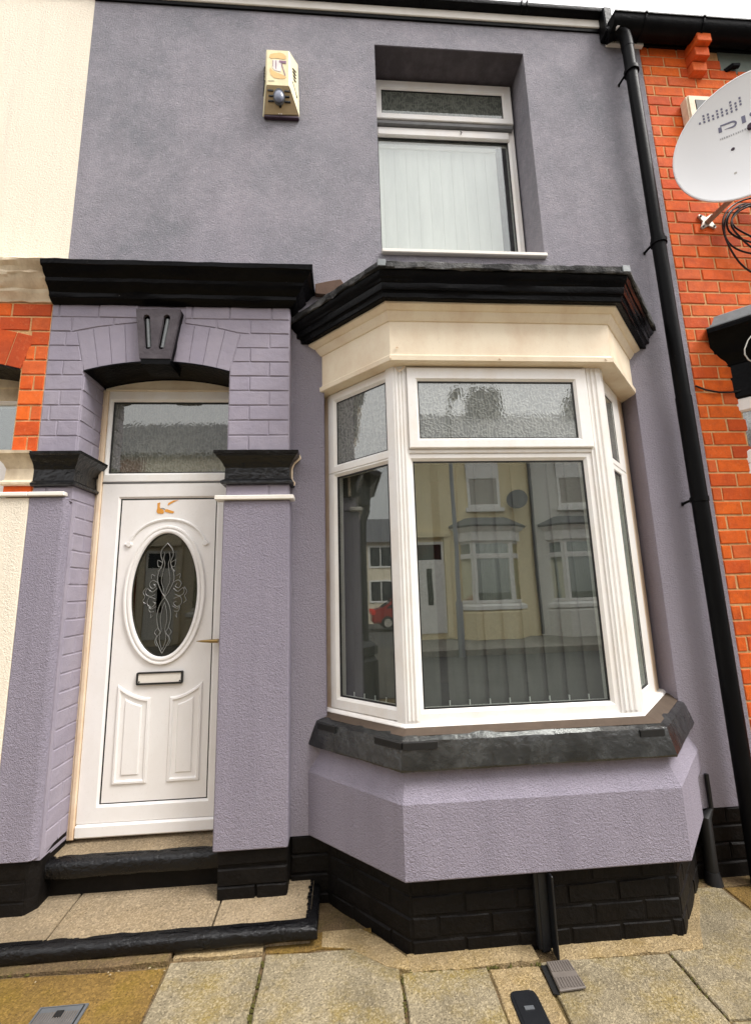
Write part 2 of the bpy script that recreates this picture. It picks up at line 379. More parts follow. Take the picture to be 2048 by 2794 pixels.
def thing(name, label, cat, loc, group=None):
    o = bpy.data.objects.new(name, None); COL.objects.link(o); o.location = loc; o.empty_display_size = .1; WL[o.name] = tuple(loc)
    if not group: group = {'blind': 'vertical blinds in the windows', 'house': 'terraced houses along both sides of the street', 'pipe': 'short black pipes at the foot of the bay', 'cable': 'loose cables on the brick wall'}.get(cat)
    return tag(o, label, cat, group)
# shared brick meshes ------------------------------------------------
BR = {}
def brick_mesh(w, h, d, mat, ch=.0035, var=0):
    ch = .006 if mat == 'black_brick' else ch
    key = (round(w, 4), round(h, 4), round(d, 4), mat, var)
    if key in BR: return BR[key]
    r = random.Random(hash((round(w, 3), round(h, 3), mat, var)) & 0xffff)
    x, z = w/2, h/2; vs = [(-x, d, -z), (x, d, -z), (x, d, z), (-x, d, z)]
    j = lambda: r.uniform(-1, 1)*(.0026 if mat == 'black_brick' else .0013)
    mid = [(-x+j(), ch, -z+j()), (0, ch, -z+j()), (x+j(), ch, -z+j()), (x+j(), ch, z+j()), (0, ch, z+j()), (-x+j(), ch, z+j())]
    fr = [(-x+ch+j(), j(), -z+ch+j()), (0, j(), -z+ch+j()), (x-ch+j(), j(), -z+ch+j()), (x-ch+j(), j(), z-ch+j()), (0, j(), z-ch+j()), (-x+ch+j(), j(), z-ch+j())]
    vs += mid+fr
    fs = [(10, 11, 14, 15), (11, 12, 13, 14)]
    for i in range(6): k = (i+1) % 6; fs.append((4+i, 4+k, 10+k, 10+i))
    fs += [(0, 1, 6, 5, 4), (1, 2, 7, 6), (2, 3, 9, 8, 7), (3, 0, 4, 9)]
    me = bpy.data.meshes.new('brick'); me.from_pydata(vs, [], fs); me.materials.append(M[mat])
    bm = bmesh.new(); bm.from_mesh(me); bmesh.ops.recalc_face_normals(bm, faces=bm.faces); bm.to_mesh(me); bm.free()
    BR[key] = me; return me
def put_brick(parent, x, y, z, w, h, d, mat, rz=0, ry=0, name='brick', var=None):
    me = brick_mesh(w, h, d, mat, var=rnd.randrange(4) if var is None else var)
    o = bpy.data.objects.new(name, me); COL.objects.link(o)
    b = Vector(WL[parent.name]); o.parent = parent; o.location = Vector((x, y, z))-b
    o.rotation_euler = (rnd.uniform(-.006, .006), ry+rnd.uniform(-.006, .006), rz); return o
def courses(parent, x0, x1, ztop, n, pitch, y, d, mat, L=.228, jt=.011, phase=0, skip=None, cut0=True):
    """stretcher bond; rows counted downwards from ztop"""
    c = 0
    for k in range(n):
        zc = ztop-(k+.5)*pitch; x = x0-L+((phase+.5*(k % 2)) % 1)*L
        while x < x1-1e-4:
            a, b = max(x, x0), min(x+L, x1)
            if b-a > .03 and not (skip and skip(a, b, zc)):
                put_brick(parent, (a+b)/2+rnd.uniform(-.0015, .0015), y+rnd.uniform(-.0015, .0015), zc+rnd.uniform(-.001, .001), round(b-a-jt, 3), pitch-jt, d, mat); c += 1
            x += L
    return c
def gz(x): return .018*(1.3-x)

# ------------------------------------------------------------------ ground, road
def ground_sheet(name, x0, x1, y0, y1, z, mat, label=None, slope=0):
    mb = MB(); n = 24
    xs = [x0+(x1-x0)*i/n for i in range(n+1)]
    vs = [(x, y, z+(gz(max(-4, min(4, x))) if slope else 0)) for x in xs for y in (y0, y1)]
    mb.add(vs, [(2*i, 2*i+2, 2*i+3, 2*i+1) for i in range(n)])
    o = mb.build(name, mat); return tag(o, kind='structure')
tag(MB().add([(-150, -150, -.30), (150, -150, -.30), (150, 150, -.30), (-150, 150, -.30)], [(0, 1, 2, 3)]).build('ground', 'road'), kind='structure')
tag(MB().add([(-60, -9.35, -.10), (60, -9.35, -.10), (60, -3.12, -.10), (-60, -3.12, -.10)], [(0, 1, 2, 3)]).build('road', 'road'), kind='structure')
pave = bpy.data.objects.new('pavement', None); COL.objects.link(pave); WL['pavement'] = (0, 0, 0); tag(pave, kind='structure')
mb = MB(); xs = [-9.5, -4, -3, -2, -1, 0, 1, 2, 3, 4, 6.2]
gv = [(x, y, gz(max(-4, min(4, x)))-.010) for x in xs for y in (-2.98, .02)]
mb.add(gv, [(2*i, 2*i+2, 2*i+3, 2*i+1) for i in range(len(xs)-1)]); mb.build('mortar_bed', 'joint', pave)
for k in range(7):
    a = -9.5+.8*k
    for y0, y1 in ((-2.96, -2.0), (-2.0, -1.1), (-1.1, -.02)): MB().box(a+.004, a+.796, y0+.004, y1-.004, gz(-4)-.02, gz(-4)+.004).build('paving_slab', 'pave_dark', pave)
tag(MB().box(-9.5, 6.2, -3.12, -2.98, -.25, .02).build('kerb', 'pave_far', bevel=.015), kind='structure')
tag(MB().add([(-60, -11.6, .19), (60, -11.6, .19), (60, -9.5, .05), (-60, -9.5, .05)], [(0, 1, 2, 3)]).build('far_pavement', 'pave_far'), kind='structure')
tag(MB().box(-60, 60, -9.5, -9.35, -.25, .05).build('far_kerb', 'pave_far'), kind='structure')
def ragged(x0, x1, ya, yb, n, j):
    return [(x0+(x1-x0)*i/n, ya+rnd.uniform(-j, j)) for i in range(n+1)]+[(x1-(x1-x0)*i/n, yb+rnd.uniform(-j, j)) for i in range(n+1)]
def slab(x0, x1, y0, y1, mat, h=.0, gap=.006, tilt=0):
    a, b, c, d = x0+gap, x1-gap, y0+gap, y1-gap
    def Z(x, y): return gz(x)+h+tilt*(y-y0)
    n = 6; ring = []
    for (p, q) in (((a, c), (b, c)), ((b, c), (b, d)), ((b, d), (a, d)), ((a, d), (a, c))):
        for i in range(n):
            t = i/n; x = p[0]+(q[0]-p[0])*t; y = p[1]+(q[1]-p[1])*t
            if i: x += rnd.uniform(-.0035, .0035); y += rnd.uniform(-.0035, .0035)
            ring.append((x, y))
    cx, cy = (a+b)/2, (c+d)/2; k = len(ring); vs = []
    for (x, y) in ring: vs.append((x, y, Z(x, y)-.03))
    for (x, y) in ring: vs.append((x, y, Z(x, y)-.004))
    for (x, y) in ring: vs.append((cx+(x-cx)*(1-.008/(b-a)), cy+(y-cy)*(1-.008/(d-c)), Z(x, y)))
    fs = [(i, (i+1) % k, k+(i+1) % k, k+i) for i in range(k)]+[(k+i, k+(i+1) % k, 2*k+(i+1) % k, 2*k+i) for i in range(k)]+[tuple(range(2*k, 3*k))]
    MB().add(vs, fs).build('paving_slab', mat, pave)
def rows(x0, x1, ytop, mat='slab'):
    y = ytop
    for i, dpt in enumerate((.62, .6, .6, .6)):
        y2 = max(y-dpt, -2.97)
        if y-y2 > .1: slab(x0, x1, y2, y, mat, rnd.uniform(-.002, .002))
        y = y2
slab(-1.45, -.748, -.93, -.335, 'slab_brown', -.004); rows(-1.45, -.748, -.93)
slab(-2.1, -1.45, -.93, -.335, 'slab_brown', -.003); rows(-2.1, -1.45, -.93)
slab(-.748, -.36, -.80, -.318, 'slab', .002); rows(-.748, -.36, -.80)
slab(-.36, .203, -.80, -.31, 'slab', .001); rows(-.36, .203, -.80)
slab(.203, .56, -.78, -.45, 'slab', .001); rows(.203, .56, -.78)
slab(.56, .775, -1.0, -.455, 'patch', -.004, .004); rows(.56, .775, -1.0)
slab(.775, 1.338, -.98, -.445, 'slab', .002); rows(.775, 1.338, -.98)
slab(1.338, 1.908, -.75, -.06, 'slab', .001); rows(1.338, 1.908, -.75)
slab(1.915, 2.5, -.75, -.06, 'slab_brown', -.004); rows(1.915, 2.5, -.75)
for a in (2.5, 3.1, 3.7, -2.7, -3.3): rows(a, a+.6, -.33)
# mortar strips along the step and the bay foot
def strip(poly, z, name, mat):
    MB().prism(poly, z-.03, z, 'xy').build(name, mat, pave, bevel=.002)
strip(ragged(-.74, -.37, -.305, -.23, 8, .006), gz(-.55)+.004, 'mortar_strip', 'patch')
strip(ragged(-.36, .10, -.30, -.20, 10, .008), gz(-.15)-.002, 'mortar_strip', 'slab_brown')
strip(ragged(-2.2, -.75, -.335, -.24, 20, .006), gz(-1.4)+.002, 'mortar_strip', 'joint')
strip([(-.12, -.20), (.05, -.20), (.14, -.27), (.245, -.39), (.24, -.45), (.15, -.42), (.0, -.31), (-.12, -.29)], gz(.1)+.004, 'mortar_strip', 'patch')
strip(ragged(.24, .78, -.452, -.36, 12, .007), gz(.5)+.006, 'mortar_strip', 'patch')
strip(ragged(.86, 1.44, -.445, -.36, 14, .008), gz(1.15)+.004, 'mortar_strip', 'patch')
strip([(1.40, -.45), (1.50, -.44), (1.60, -.30), (1.74, -.13), (1.72, -.05), (1.60, -.18), (1.42, -.36)], gz(1.55)+.006, 'mortar_strip', 'patch')
strip(ragged(1.76, 2.5, -.06, .02, 14, .006), gz(2.1)+.003, 'mortar_strip', 'joint')

# ------------------------------------------------------------------ generic wall with openings
def wall(mb, x0, x1, z0, z1, y, th, holes, reveal=True):
    xs = sorted({x0, x1, *[h[0] for h in holes], *[h[1] for h in holes]}); zs = sorted({z0, z1, *[h[2] for h in holes], *[h[3] for h in holes]})
    ins = lambda x, z: any(h[0] < x < h[1] and h[2] < z < h[3] for h in holes)
    for i in range(len(xs)-1):
        for j in range(len(zs)-1):
            if ins((xs[i]+xs[i+1])/2, (zs[j]+zs[j+1])/2): continue
            mb.add([(xs[i], y, zs[j]), (xs[i+1], y, zs[j]), (xs[i+1], y, zs[j+1]), (xs[i], y, zs[j+1])], [(0, 1, 2, 3)])
    if reveal:
        for a, b, c, d in holes:
            q = [(a, c), (b, c), (b, d), (a, d)]
            for i in range(1 if c <= z0 else 0, 4):
                (xa, za), (xb, zb) = q[i], q[(i+1) % 4]
                mb.add([(xa, y, za), (xb, y, zb), (xb, y+th, zb), (xa, y+th, za)], [(0, 1, 2, 3)])
    for (xa, za, xb, zb) in ((x0, z1, x1, z1), (x0, z0, x0, z1), (x1, z0, x1, z1)):
        mb.add([(xa, y, za), (xb, y, zb), (xb, y+th, zb), (xa, y+th, za)], [(0, 1, 2, 3)])
def shell(mb, x0, x1, y0, y1, z0, z1):
    """room seen from inside; open towards the street"""
    mb.add([(x0,y0,z0),(x1,y0,z0),(x1,y1,z0),(x0,y1,z0),(x0,y0,z1),(x1,y0,z1),(x1,y1,z1),(x0,y1,z1)], [(0,1,2,3),(4,5,6,7),(1,2,6,5),(2,3,7,6),(3,0,4,7)])
# frame members with a chamfered glazing edge, built in a local (s, z) plane
def ring(mb, P, o, i, d0, d1, ch=.012):
    """o, i = outer and inner rect (s0, s1, z0, z1); P(s, d, z) -> world; d measured into the wall"""
    O = [(o[0], o[2]), (o[1], o[2]), (o[1], o[3]), (o[0], o[3])]; I = [(i[0], i[2]), (i[1], i[2]), (i[1], i[3]), (i[0], i[3])]
    C = [(i[0]-ch, i[2]-ch), (i[1]+ch, i[2]-ch), (i[1]+ch, i[3]+ch), (i[0]-ch, i[3]+ch)]
    g = .0
    for k in range(4):
        j = (k+1) % 4
        vs = [P(O[k][0], d1, O[k][1]), P(O[j][0], d1, O[j][1]), P(O[j][0], d0+.004, O[j][1]), P(O[k][0], d0+.004, O[k][1])]
        # small outer arris
        a = .004
        A = [(o[0]+a, o[2]+a), (o[1]-a, o[2]+a), (o[1]-a, o[3]-a), (o[0]+a, o[3]-a)]
        vs += [P(A[k][0], d0, A[k][1]), P(A[j][0], d0, A[j][1]), P(C[k][0], d0, C[k][1]), P(C[j][0], d0, C[j][1]),
               P(I[k][0], d0+ch, I[k][1]), P(I[j][0], d0+ch, I[j][1]), P(I[k][0], d1, I[k][1]), P(I[j][0], d1, I[j][1])]
        mb.add(vs, [(0, 1, 2, 3), (3, 2, 5, 4), (4, 5, 7, 6), (6, 7, 9, 8), (8, 9, 11, 10), (0, 1, 11, 10)])
def seal_line(mb, P, r, d, w=.005):
    for (a, b, c, e) in ((r[0], r[1], r[2], r[2]+w), (r[0], r[1], r[3]-w, r[3]), (r[0], r[0]+w, r[2]+w, r[3]-w), (r[1]-w, r[1], r[2]+w, r[3]-w)):
        mb.add([P(a, d, c), P(b, d, c), P(b, d, e), P(a, d, e), P(a, d+.01, c), P(b, d+.01, c), P(b, d+.01, e), P(a, d+.01, e)], [(0, 1, 2, 3), (0, 1, 5, 4), (1, 2, 6, 5), (2, 3, 7, 6), (3, 0, 4, 7)])
def pane(P, r, d, mat, parent, name='pane'):
    mb = MB(); a, b, c, e = r[0]-.004, r[1]+.004, r[2]-.004, r[3]+.004
    mb.add([P(a, d, c), P(b, d, c), P(b, d, e), P(a, d, e), P(a, d+.006, c), P(b, d+.006, c), P(b, d+.006, e), P(a, d+.006, e)],
           [(0, 1, 2, 3), (4, 5, 6, 7), (0, 1, 5, 4), (1, 2, 6, 5), (2, 3, 7, 6), (3, 0, 4, 7)])
    return mb.build(name, mat, parent)
def flat(y): return lambda s, d, z: (s, y+d, z)

# ================================================================== THE LILAC HOUSE
house = thing('terraced_house', 'lilac rendered terraced house with white door and bay window', 'house', (.31, 0, 0))
XP, XR_ = -1.645, 2.267
SY = -.092
mb = MB(); wall(mb, XP, XR_, .325, 5.625, 0, .26, [(.278, 1.366, 3.70, 5.372), (-.102, 1.866, .325, 2.73), (-1.442, -.637, .325, 2.87)])
mb.add([(1.366, 0, .325)], [])
up_w = mb.build('wall', 'render_upper', house)
# dark lining at the head of the upper window opening
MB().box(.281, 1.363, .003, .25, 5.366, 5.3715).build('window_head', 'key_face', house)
mb = MB()
for a, b, c, d in ((1.864, 1.8665, .70, 2.73), (-.1025, -.100, .70, 2.73)): MB().box(a, b, -.0015, .25, c, d).build('bay_reveal', 'render_lilac', house)
MB().box(-1.9, 2.4, .30, 6.6, .0, 5.6).build('rear_wall', 'room', house) if False else None
# interior rooms
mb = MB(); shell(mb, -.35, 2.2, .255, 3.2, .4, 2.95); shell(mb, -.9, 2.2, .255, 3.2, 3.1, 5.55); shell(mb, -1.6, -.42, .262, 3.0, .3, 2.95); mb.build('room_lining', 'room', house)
mb = MB(); mb.prism([(.03, 5.63), (3.3, 8.0), (6.7, 5.62)], XP, XR_, 'yz'); mb.build('roof', 'slate', house)
MB().box(XP, XR_, 6.4, 6.6, 0, 5.62).build('rear_wall', 'render_upper', house)
# ---- eaves
mb = MB(); mb.box(XP+.02, 2.0, -.021, -.001, 5.628, 5.697); mb.build('eaves_trim', 'trim', house, bevel=.004)
mb = MB(); mb.box(XP, 2.0, -.012, .0, 5.60, 5.628); mb.build('trim_shade_strip', 'iron', house)  # solid black strip, painted in for the shade under the trim
mb = MB()
pr = [(.0, 5.699), (.055, 5.699), (.066, 5.705), (.07, 5.715), (.07, 5.735), (.0, 5.745)]
mb.sweep([(XP, -.001), (2.0, -.001)], pr, True); g_ = mb.build('gutter', 'iron', house, smooth=30, jit=.002)
MB().box(1.965, 2.03, -.085, .0, 5.50, 5.725).build('stop_end', 'iron', g_, bevel=.008)
mb = MB()
for x in (.62, .655, 1.36, 1.40): mb.box(x-.006, x+.006, -.078, -.002, 5.694, 5.748)
mb.build('gutter_bracket', 'iron', g_, bevel=.003)
mb = MB(); mb.box(2.004, 2.285, -.03, -.001, 5.473, 5.500); mb.build('eaves_trim', 'trim', house, bevel=.003)
mb = MB(); mb.box(2.0, 2.285, -.022, -.001, 5.502, 5.70); mb.build('eaves_board', 'iron', house)

# ---- upper window
UW = flat(.235)
win = MB(); ring(win, UW, (.281, 1.352, 3.70, 5.385), (.303, 1.303, 3.80, 4.882), .0, .06, .014)
win.box(.281, 1.352, .234, .29, 4.95, 5.385) if False else None
win = win.build('upper_window', 'upvc', house, bevel=0)
mb = MB(); mb.box(.303, 1.31, .225, .285, 4.882, 4.952); mb.build('transom', 'upvc', win, bevel=.006)
mb = MB(); mb.box(.29, 1.335, .205, .24, 4.956, 4.985); mb.box(.29, 1.335, .225, .24, 4.985, 4.996); mb.build('drip_bar', 'grey_trim', win, bevel=.003)
P2 = lambda s, d, z: (s, .200+d, z)
mb = MB(); ring(mb, P2, (.290, 1.340, 4.998, 5.345), (.339, 1.269, 5.052, 5.268), 0, .045, .010); sash = mb.build('top_sash', 'upvc', win)
pane(P2, (.339, 1.269, 5.052, 5.268), .018, 'obscure_dark', sash)
mb = MB(); seal_line(mb, P2, (.339, 1.269, 5.052, 5.268), .012); mb.build('gasket', 'seal', sash)
pane(UW, (.303, 1.303, 3.80, 4.882), .02, 'glass_up', win)
mb = MB(); seal_line(mb, UW, (.303, 1.303, 3.80, 4.882), .0145, .007); mb.build('gasket', 'seal', win)
mb = MB(); mb.box(.279, 1.374, -.028, .235, 3.675, 3.7035); mb.build('window_sill', 'trim', win, bevel=.005)
mb = MB(); mb.tube([(.93, .219, 4.93), (.938, .215, 4.918), (.932, .219, 4.905)], .003, 6); mb.build('broken_catch', 'dark', win)

# ---- bay window: shared builder -----------------------------------------------
T225 = math.tan(R(22.5))
def bay_path(xb, xc, yf, off=0, yend=.12):
    """wall - left corner - right corner - wall, 45 degree sides"""
    k = yend-yf
    return [(xb-k, yend), (xb, yf), (xc, yf), (xc+k, yend)]
def facet(x0, y0, ang):
    c, s_ = math.cos(ang), math.sin(ang)
    # s runs along the facet, d goes inwards
    return lambda s, d, z: (x0+c*s-s_*d, y0+s_*s+c*d, z)
BX, CX, BY = .238, 1.505, -.436
bay = MB()
# post and frames; front facet
XB, XC, YB = .279, 1.437, -.318
FP = flat(YB)
gt = (.409, 1.272, 2.314, 2.637); gb = (.370, 1.296, .972, 2.198)
ring(bay, FP, (.345, 1.340, .915, 2.235), gb, .004, .07, .014)
bay = bay.build('bay_window', 'upvc', house)
mb = MB(); ring(mb, FP, (.352, 1.346, 2.26, 2.712), gt, -.020, .05, .012); sash = mb.build('top_sash', 'upvc', bay)
pane(FP, gt, .000, 'obscure', sash)
mb = MB(); seal_line(mb, FP, gt, -.006, .006); mb.build('gasket', 'seal', sash)
mb = MB(); mb.box(.345, 1.34, YB-.002, YB+.05, 2.236, 2.259); mb.build('transom', 'upvc', bay, bevel=.004)
pane(FP, gb, .022, 'glass', bay)
mb = MB(); seal_line(mb, FP, gb, .0185, .007); mb.build('gasket', 'seal', bay)
# left facet: s = 0 at corner going left means angle 135; use s from wall end to corner
LA = R(-45); LF = facet(XB-.62*math.cos(R(45)), YB+.62*math.sin(R(45)), LA)     # s=.62 at the front corner
def ls(s): return .62-s
g1 = (ls(.449), ls(.066), 2.273, 2.662); g2 = (ls(.452), ls(.066), .981, 2.199)
mb = MB(); ring(mb, LF, (ls(.512), ls(.035), .921, 2.222), g2, .004, .065, .014); ring(mb, LF, (ls(.512), ls(.035), 2.224, 2.72), g1, .004, .065, .014); lf = mb.build('left_frame', 'upvc', bay)
pane(LF, g1, .022, 'obscure', lf); pane(LF, g2, .022, 'glass_left', lf)
mb = MB(); seal_line(mb, LF, g1, .0185); seal_line(mb, LF, g2, .0185, .007); mb.build('gasket', 'seal', lf)
mb = MB(); P = LF
def lbox(mb, P, s0, s1, d0, d1, z0, z1):
    mb.add([P(s0, d0, z0), P(s1, d0, z0), P(s1, d1, z0), P(s0, d1, z0), P(s0, d0, z1), P(s1, d0, z1), P(s1, d1, z1), P(s0, d1, z1)], [(0,3,2,1),(4,5,6,7),(0,1,5,4),(1,2,6,5),(2,3,7,6),(3,0,4,7)])
lbox(mb, LF, ls(.555), ls(.513), .012, .07, .90, 2.725); mb.build('jamb_trim', 'oldwood', lf, bevel=.004)
RF = facet(XC, YB+.02, R(45))
g1 = (.022, .318, 2.245, 2.632); g2 = (.022, .318, .988, 2.172)
mb = MB(); ring(mb, RF, (.004, .452, .918, 2.206), g2, .004, .065, .005); ring(mb, RF, (.004, .452, 2.208, 2.72), g1, .004, .065, .005); rf = mb.build('right_frame', 'upvc', bay)
pane(RF, g1, .010, 'obscure', rf); pane(RF, g2, .010, 'glass_side', rf)
mb = MB(); seal_line(mb, RF, g1, .0085, .006); seal_line(mb, RF, g2, .0085, .006); mb.build('gasket', 'seal', rf)
mb = MB(); lbox(mb, RF, .453, .60, .010, .07, .90, 2.725); mb.build('jamb_trim', 'oldwood', rf, bevel=.004)
# corner posts with raised ribs
def post(xc, yc, sgn, x_in):
    mb = MB(); m2 = MB()
    # plan polygon wrapping the 45 degree corner
    a = Vector((x_in, yc-.004)); b = Vector((xc, yc-.004)); k = .05; c = Vector((xc-sgn*k*.7071, yc-.004+k*.7071))
    poly = [a, b, c, c+Vector((sgn*.04, .04)), Vector((x_in, yc+.06))]
    mb.prism([(p.x, p.y) for p in poly], .915, 2.722, 'xy')
    o = mb.build('corner_post', 'upvc', bay)
    for f0, f1 in ((.16, .34), (.44, .60), (.70, .86)):
        xa = b.x+(a.x-b.x)*f0; xb_ = b.x+(a.x-b.x)*f1
        m2.prism([(xa, yc-.004), (xa+(xb_-xa)*.2, yc-.011), (xa+(xb_-xa)*.8, yc-.011), (xb_, yc-.004)], .930, 2.715, 'xy')
    m2.build('post_rib', 'upvc', o)
post(XB, YB, 1, .350); post(XC, YB, -1, 1.337)
# bottom sub-sill of the frame
mb = MB(); mb.sweep(bay_path(XB, XC, YB), [(-.06, .893), (.012, .893), (.014, .905), (.004, .918), (-.06, .918)], True); mb.build('frame_sill', 'upvc', bay, bevel=.002)
# stone sill
sill_prof = [(-.10, .752), (-.002, .752), (.0, .760), (-.022, .845), (-.030, .868), (-.048, .878), (-.095, .897), (-.13, .899)]
mb = MB(); mb.wobble(bay_path(BX, CX, BY, yend=.10), sill_prof, .07, .0009); sill = mb.build('sill', 'black_sill', bay, smooth=20, jit=.0015)
mb = MB(); mb.sweep(bay_path(BX, CX, BY, yend=.10), [(-.055, .882), (-.094, .900), (-.105, .9035), (-.12, .9035), (-.12, .88)], True); mb.build('sill_bed', 'sill_mud', sill)
mb = MB(); mb.prism([(-.148, 3.36), (-.148, 3.43), (-.06, 3.452), (.012, 3.466), (.05, 3.40), (.04, 3.34)], -.035, .0); mb.build('mortar_fillet', 'mud_orange', bay, bevel=.004)
# black blocks painting in the shade of notches in the sill arris
MB().box(.25, .405, BY+.012, BY+.05, .838, .866).build('notch_shade', 'dark', sill); MB().box(1.355, 1.470, BY+.016, BY+.05, .838, .866).build('notch_shade', 'dark', sill)
LS = facet(BX-.62*math.cos(R(45)), BY+.62*math.sin(R(45)), LA)
for a, b in ((.455, .612), (.06, .19)):
    mb = MB(); lbox(mb, LS, a, b, .012, .055, .838, .866); mb.build('notch_shade', 'dark', sill)
# apron
up_p = [(-.20, .520), (.0, .520), (.0, .622), (-.006, .634), (-.042, .706), (-.046, .755), (-.20, .755)]
mb = MB(); mb.sweep(bay_path(BX, CX, BY, yend=.08), up_p, True); mb.build('apron', 'render_lilac', bay, bevel=0, smooth=25)
lo_p = [(-.20, .326), (-.003, .326), (.0, .331), (.0, .520), (-.20, .520)]
pa = bay_path(BX, CX, BY, yend=.08); e = .335; pa[3] = (CX+e, BY+e)
mb = MB(); mb.sweep(pa, lo_p, True); mb.build('apron', 'render_lilac', bay, smooth=25)
# plinth bricks
core = MB(); core.sweep(bay_path(BX, CX, BY, yend=.08), [(-.30, -.05), (-.071, -.05), (-.071, .324), (-.30, .324)], True); pl = core.build('plinth', 'black_brick', bay)
oB = Vector((BX+.066*T225, BY+.066)); oC = Vector((CX-.066*T225, BY+.066))
for k in range(4):
    z = .281-k*.084; x = oB.x; L_ = oC.x-oB.x; ph = .0 if k % 2 else .114
    cuts = [0]+[ph+i*.232 for i in range(0 if ph else 1, 7) if 0.03 < ph+i*.232 < L_-.03]+[L_]
    for a, b in zip(cuts[:-1], cuts[1:]): put_brick(pl, oB.x+(a+b)/2, oB.y, z, round(b-a-.008, 3), .076, .02, 'black_brick')
    for sgn, o in ((-1, oB), (1, oC)):
        cuts = [0, .114, .342, .50] if k % 2 else [0, .228, .456, .50]
        for a, b in zip(cuts[:-1], cuts[1:]):
            m_ = (a+b)/2*.7071; put_brick(pl, o.x+sgn*m_, o.y+m_, z, round(b-a-.008, 3), .076, .02, 'black_brick', rz=R(45)*sgn)
# fascia, cream cornice and black capping
fas = [(-.20, 2.722), (-.060, 2.722), (-.052, 2.727), (-.050, 2.752), (-.058, 2.757), (-.062, 2.765), (-.062, 2.955), (-.056, 2.957), (-.045, 2.975), (-.036, 2.992), (-.034, 3.000),
       (-.026, 3.003), (-.012, 3.016), (-.004, 3.024), (-.004, 3.036), (-.20, 3.036)]
mb = MB(); mb.sweep(bay_path(BX, CX, BY, yend=.06), fas, True); fo = mb.build('fascia', 'cream_wood', bay, smooth=22)
mb = MB(); mb.sweep(bay_path(BX, CX, BY, yend=.06), [(-.13, 2.7205), (-.13, 2.7235), (-.065, 2.7235), (-.065, 2.7205)], True) if False else None
capp = [(-.20, 3.036), (.022, 3.033), (.028, 3.037), (.030, 3.060), (.036, 3.068), (.044, 3.070), (.048, 3.080), (.048, 3.105), (.054, 3.112), (.058, 3.122), (.064, 3.128), (.072, 3.145), (.076, 3.165), (-.20, 3.20)]
mb = MB(); mb.wobble(bay_path(BX, CX, BY, yend=.06), capp, .08, .0011); mb.build('cornice', 'black', bay, smooth=24)
top_p = [(-.30, 3.168), (.074, 3.163), (.086, 3.160), (.090, 3.167), (.088, 3.196), (.080, 3.203), (-.30, 3.33)]
mb = MB(); mb.wobble(bay_path(BX, CX, BY, yend=.06), top_p, .05, .0025); rr = mb.build('bay_roof', 'black_lead', bay, smooth=25)
# mitre joint flashings, left and right
mb = MB()
for cx_, sg in ((BX, 1), (CX, -1)):
    q = [Vector((cx_-sg*.088*T225, BY-.088)), ]
    x0 = cx_-sg*.091*T225; y0 = BY-.091
    lbox(mb, (lambda s, d, z, x0=x0, y0=y0, sg=sg: (x0+sg*s, y0+d, z)), -.004, .040, -.002, .05, 3.166, 3.2065)
    mb.build('flashing', 'lead', rr, bevel=.003); mb = MB()
# torn sealant tails under the fascia
mb = MB(); mb.tube([(.285, -.335, 2.719), (.30, -.336, 2.70), (.312, -.337, 2.685)], .002, 5); mb.tube([(.345, -.338, 2.718), (.33, -.338, 2.70), (.312, -.338, 2.684)], .0035, 5); mb.build('sealant_tail', 'oldwood', fo)
# nails and holes in fascia
mb = MB()
for x, z in ((.262, 2.738), (.85, 2.738), (1.44, 2.74), (.30, 2.80)): mb.box(x-.005, x+.005, BY+.048, BY+.055, z-.004, z+.004)
mb.build('nail', 'oldwood', fo)
# blinds (hang inside the bay)
def blind(name, label, P, s_list, z0, z1, w_, mat, ang, cat='blind', chain=True, group=None):
    loc = P((s_list[0]+s_list[-1])/2, .10, z0); t = thing(name, label, cat, loc, group)
    m0 = MB(); a = P(s_list[0]-w_/2, .10, z1); lbox(m0, P, s_list[0]-w_/2, s_list[-1]+w_/2, .085, .115, z1, z1+.03); m0.build('head_rail', 'upvc', t)
    for s in s_list:
        mb = MB(); n = 4; vs = []
        for i in range(n+1):
            u = (i/n-.5)*w_; bow = (.006 if mat != 'blind_pale' else .002)*(1-(2*i/n-1)**2)
            for z in (z0, z1): vs.append(P(s+u*math.cos(ang), .10+u*math.sin(ang)-bow, z))
        mb.add(vs, [(2*i, 2*i+2, 2*i+3, 2*i+1) for i in range(n)]); o = mb.build('slat', mat, t, smooth=60)
        if chain:
            mb = MB(); q = s-w_*.5*math.cos(ang); d = .10-w_*.5*math.sin(ang)-.006
            for (du, dz0, dz1) in ((-.010, -.008, .006), (.0, .004, .028), (.010, -.008, .006)):
                mb.tube([P(q+du*1.5, d, z0+dz0*1.6), P(q+du*.2, d, z0+dz1*1.3)], .0036, 5)
            mb.build('chain_clip', 'chain', o)
    return t
ss = [.335, .425, .565, .665, .768, .868, .970, 1.072, 1.174, 1.276, 1.372]
blind('vertical_blind', 'charcoal vertical blind with open gap behind the wide bay pane', FP, ss, .957, 2.24, .106, 'blind_dark', R(12))
blind('vertical_blind', 'dark vertical blind in the narrow left pane of the bay', LF, [ls(.44), ls(.365), ls(.29), ls(.215), ls(.14), ls(.07)], .963, 2.24, .084, 'blind_dark', R(24))
blind('vertical_blind', 'grey green blind behind the narrow right pane of the bay', lambda s, d, z: RF(s, d-.06, z), [.06, .15, .24, .33], .97, 2.20, .085, 'blind_grey', R(10), chain=False)
blind('vertical_blind', 'closed pale vertical blind in the upstairs window', flat(.20), [.30+.0875*i for i in range(11)], 3.79, 4.838, .0870, 'blind_pale', R(.5), chain=False)

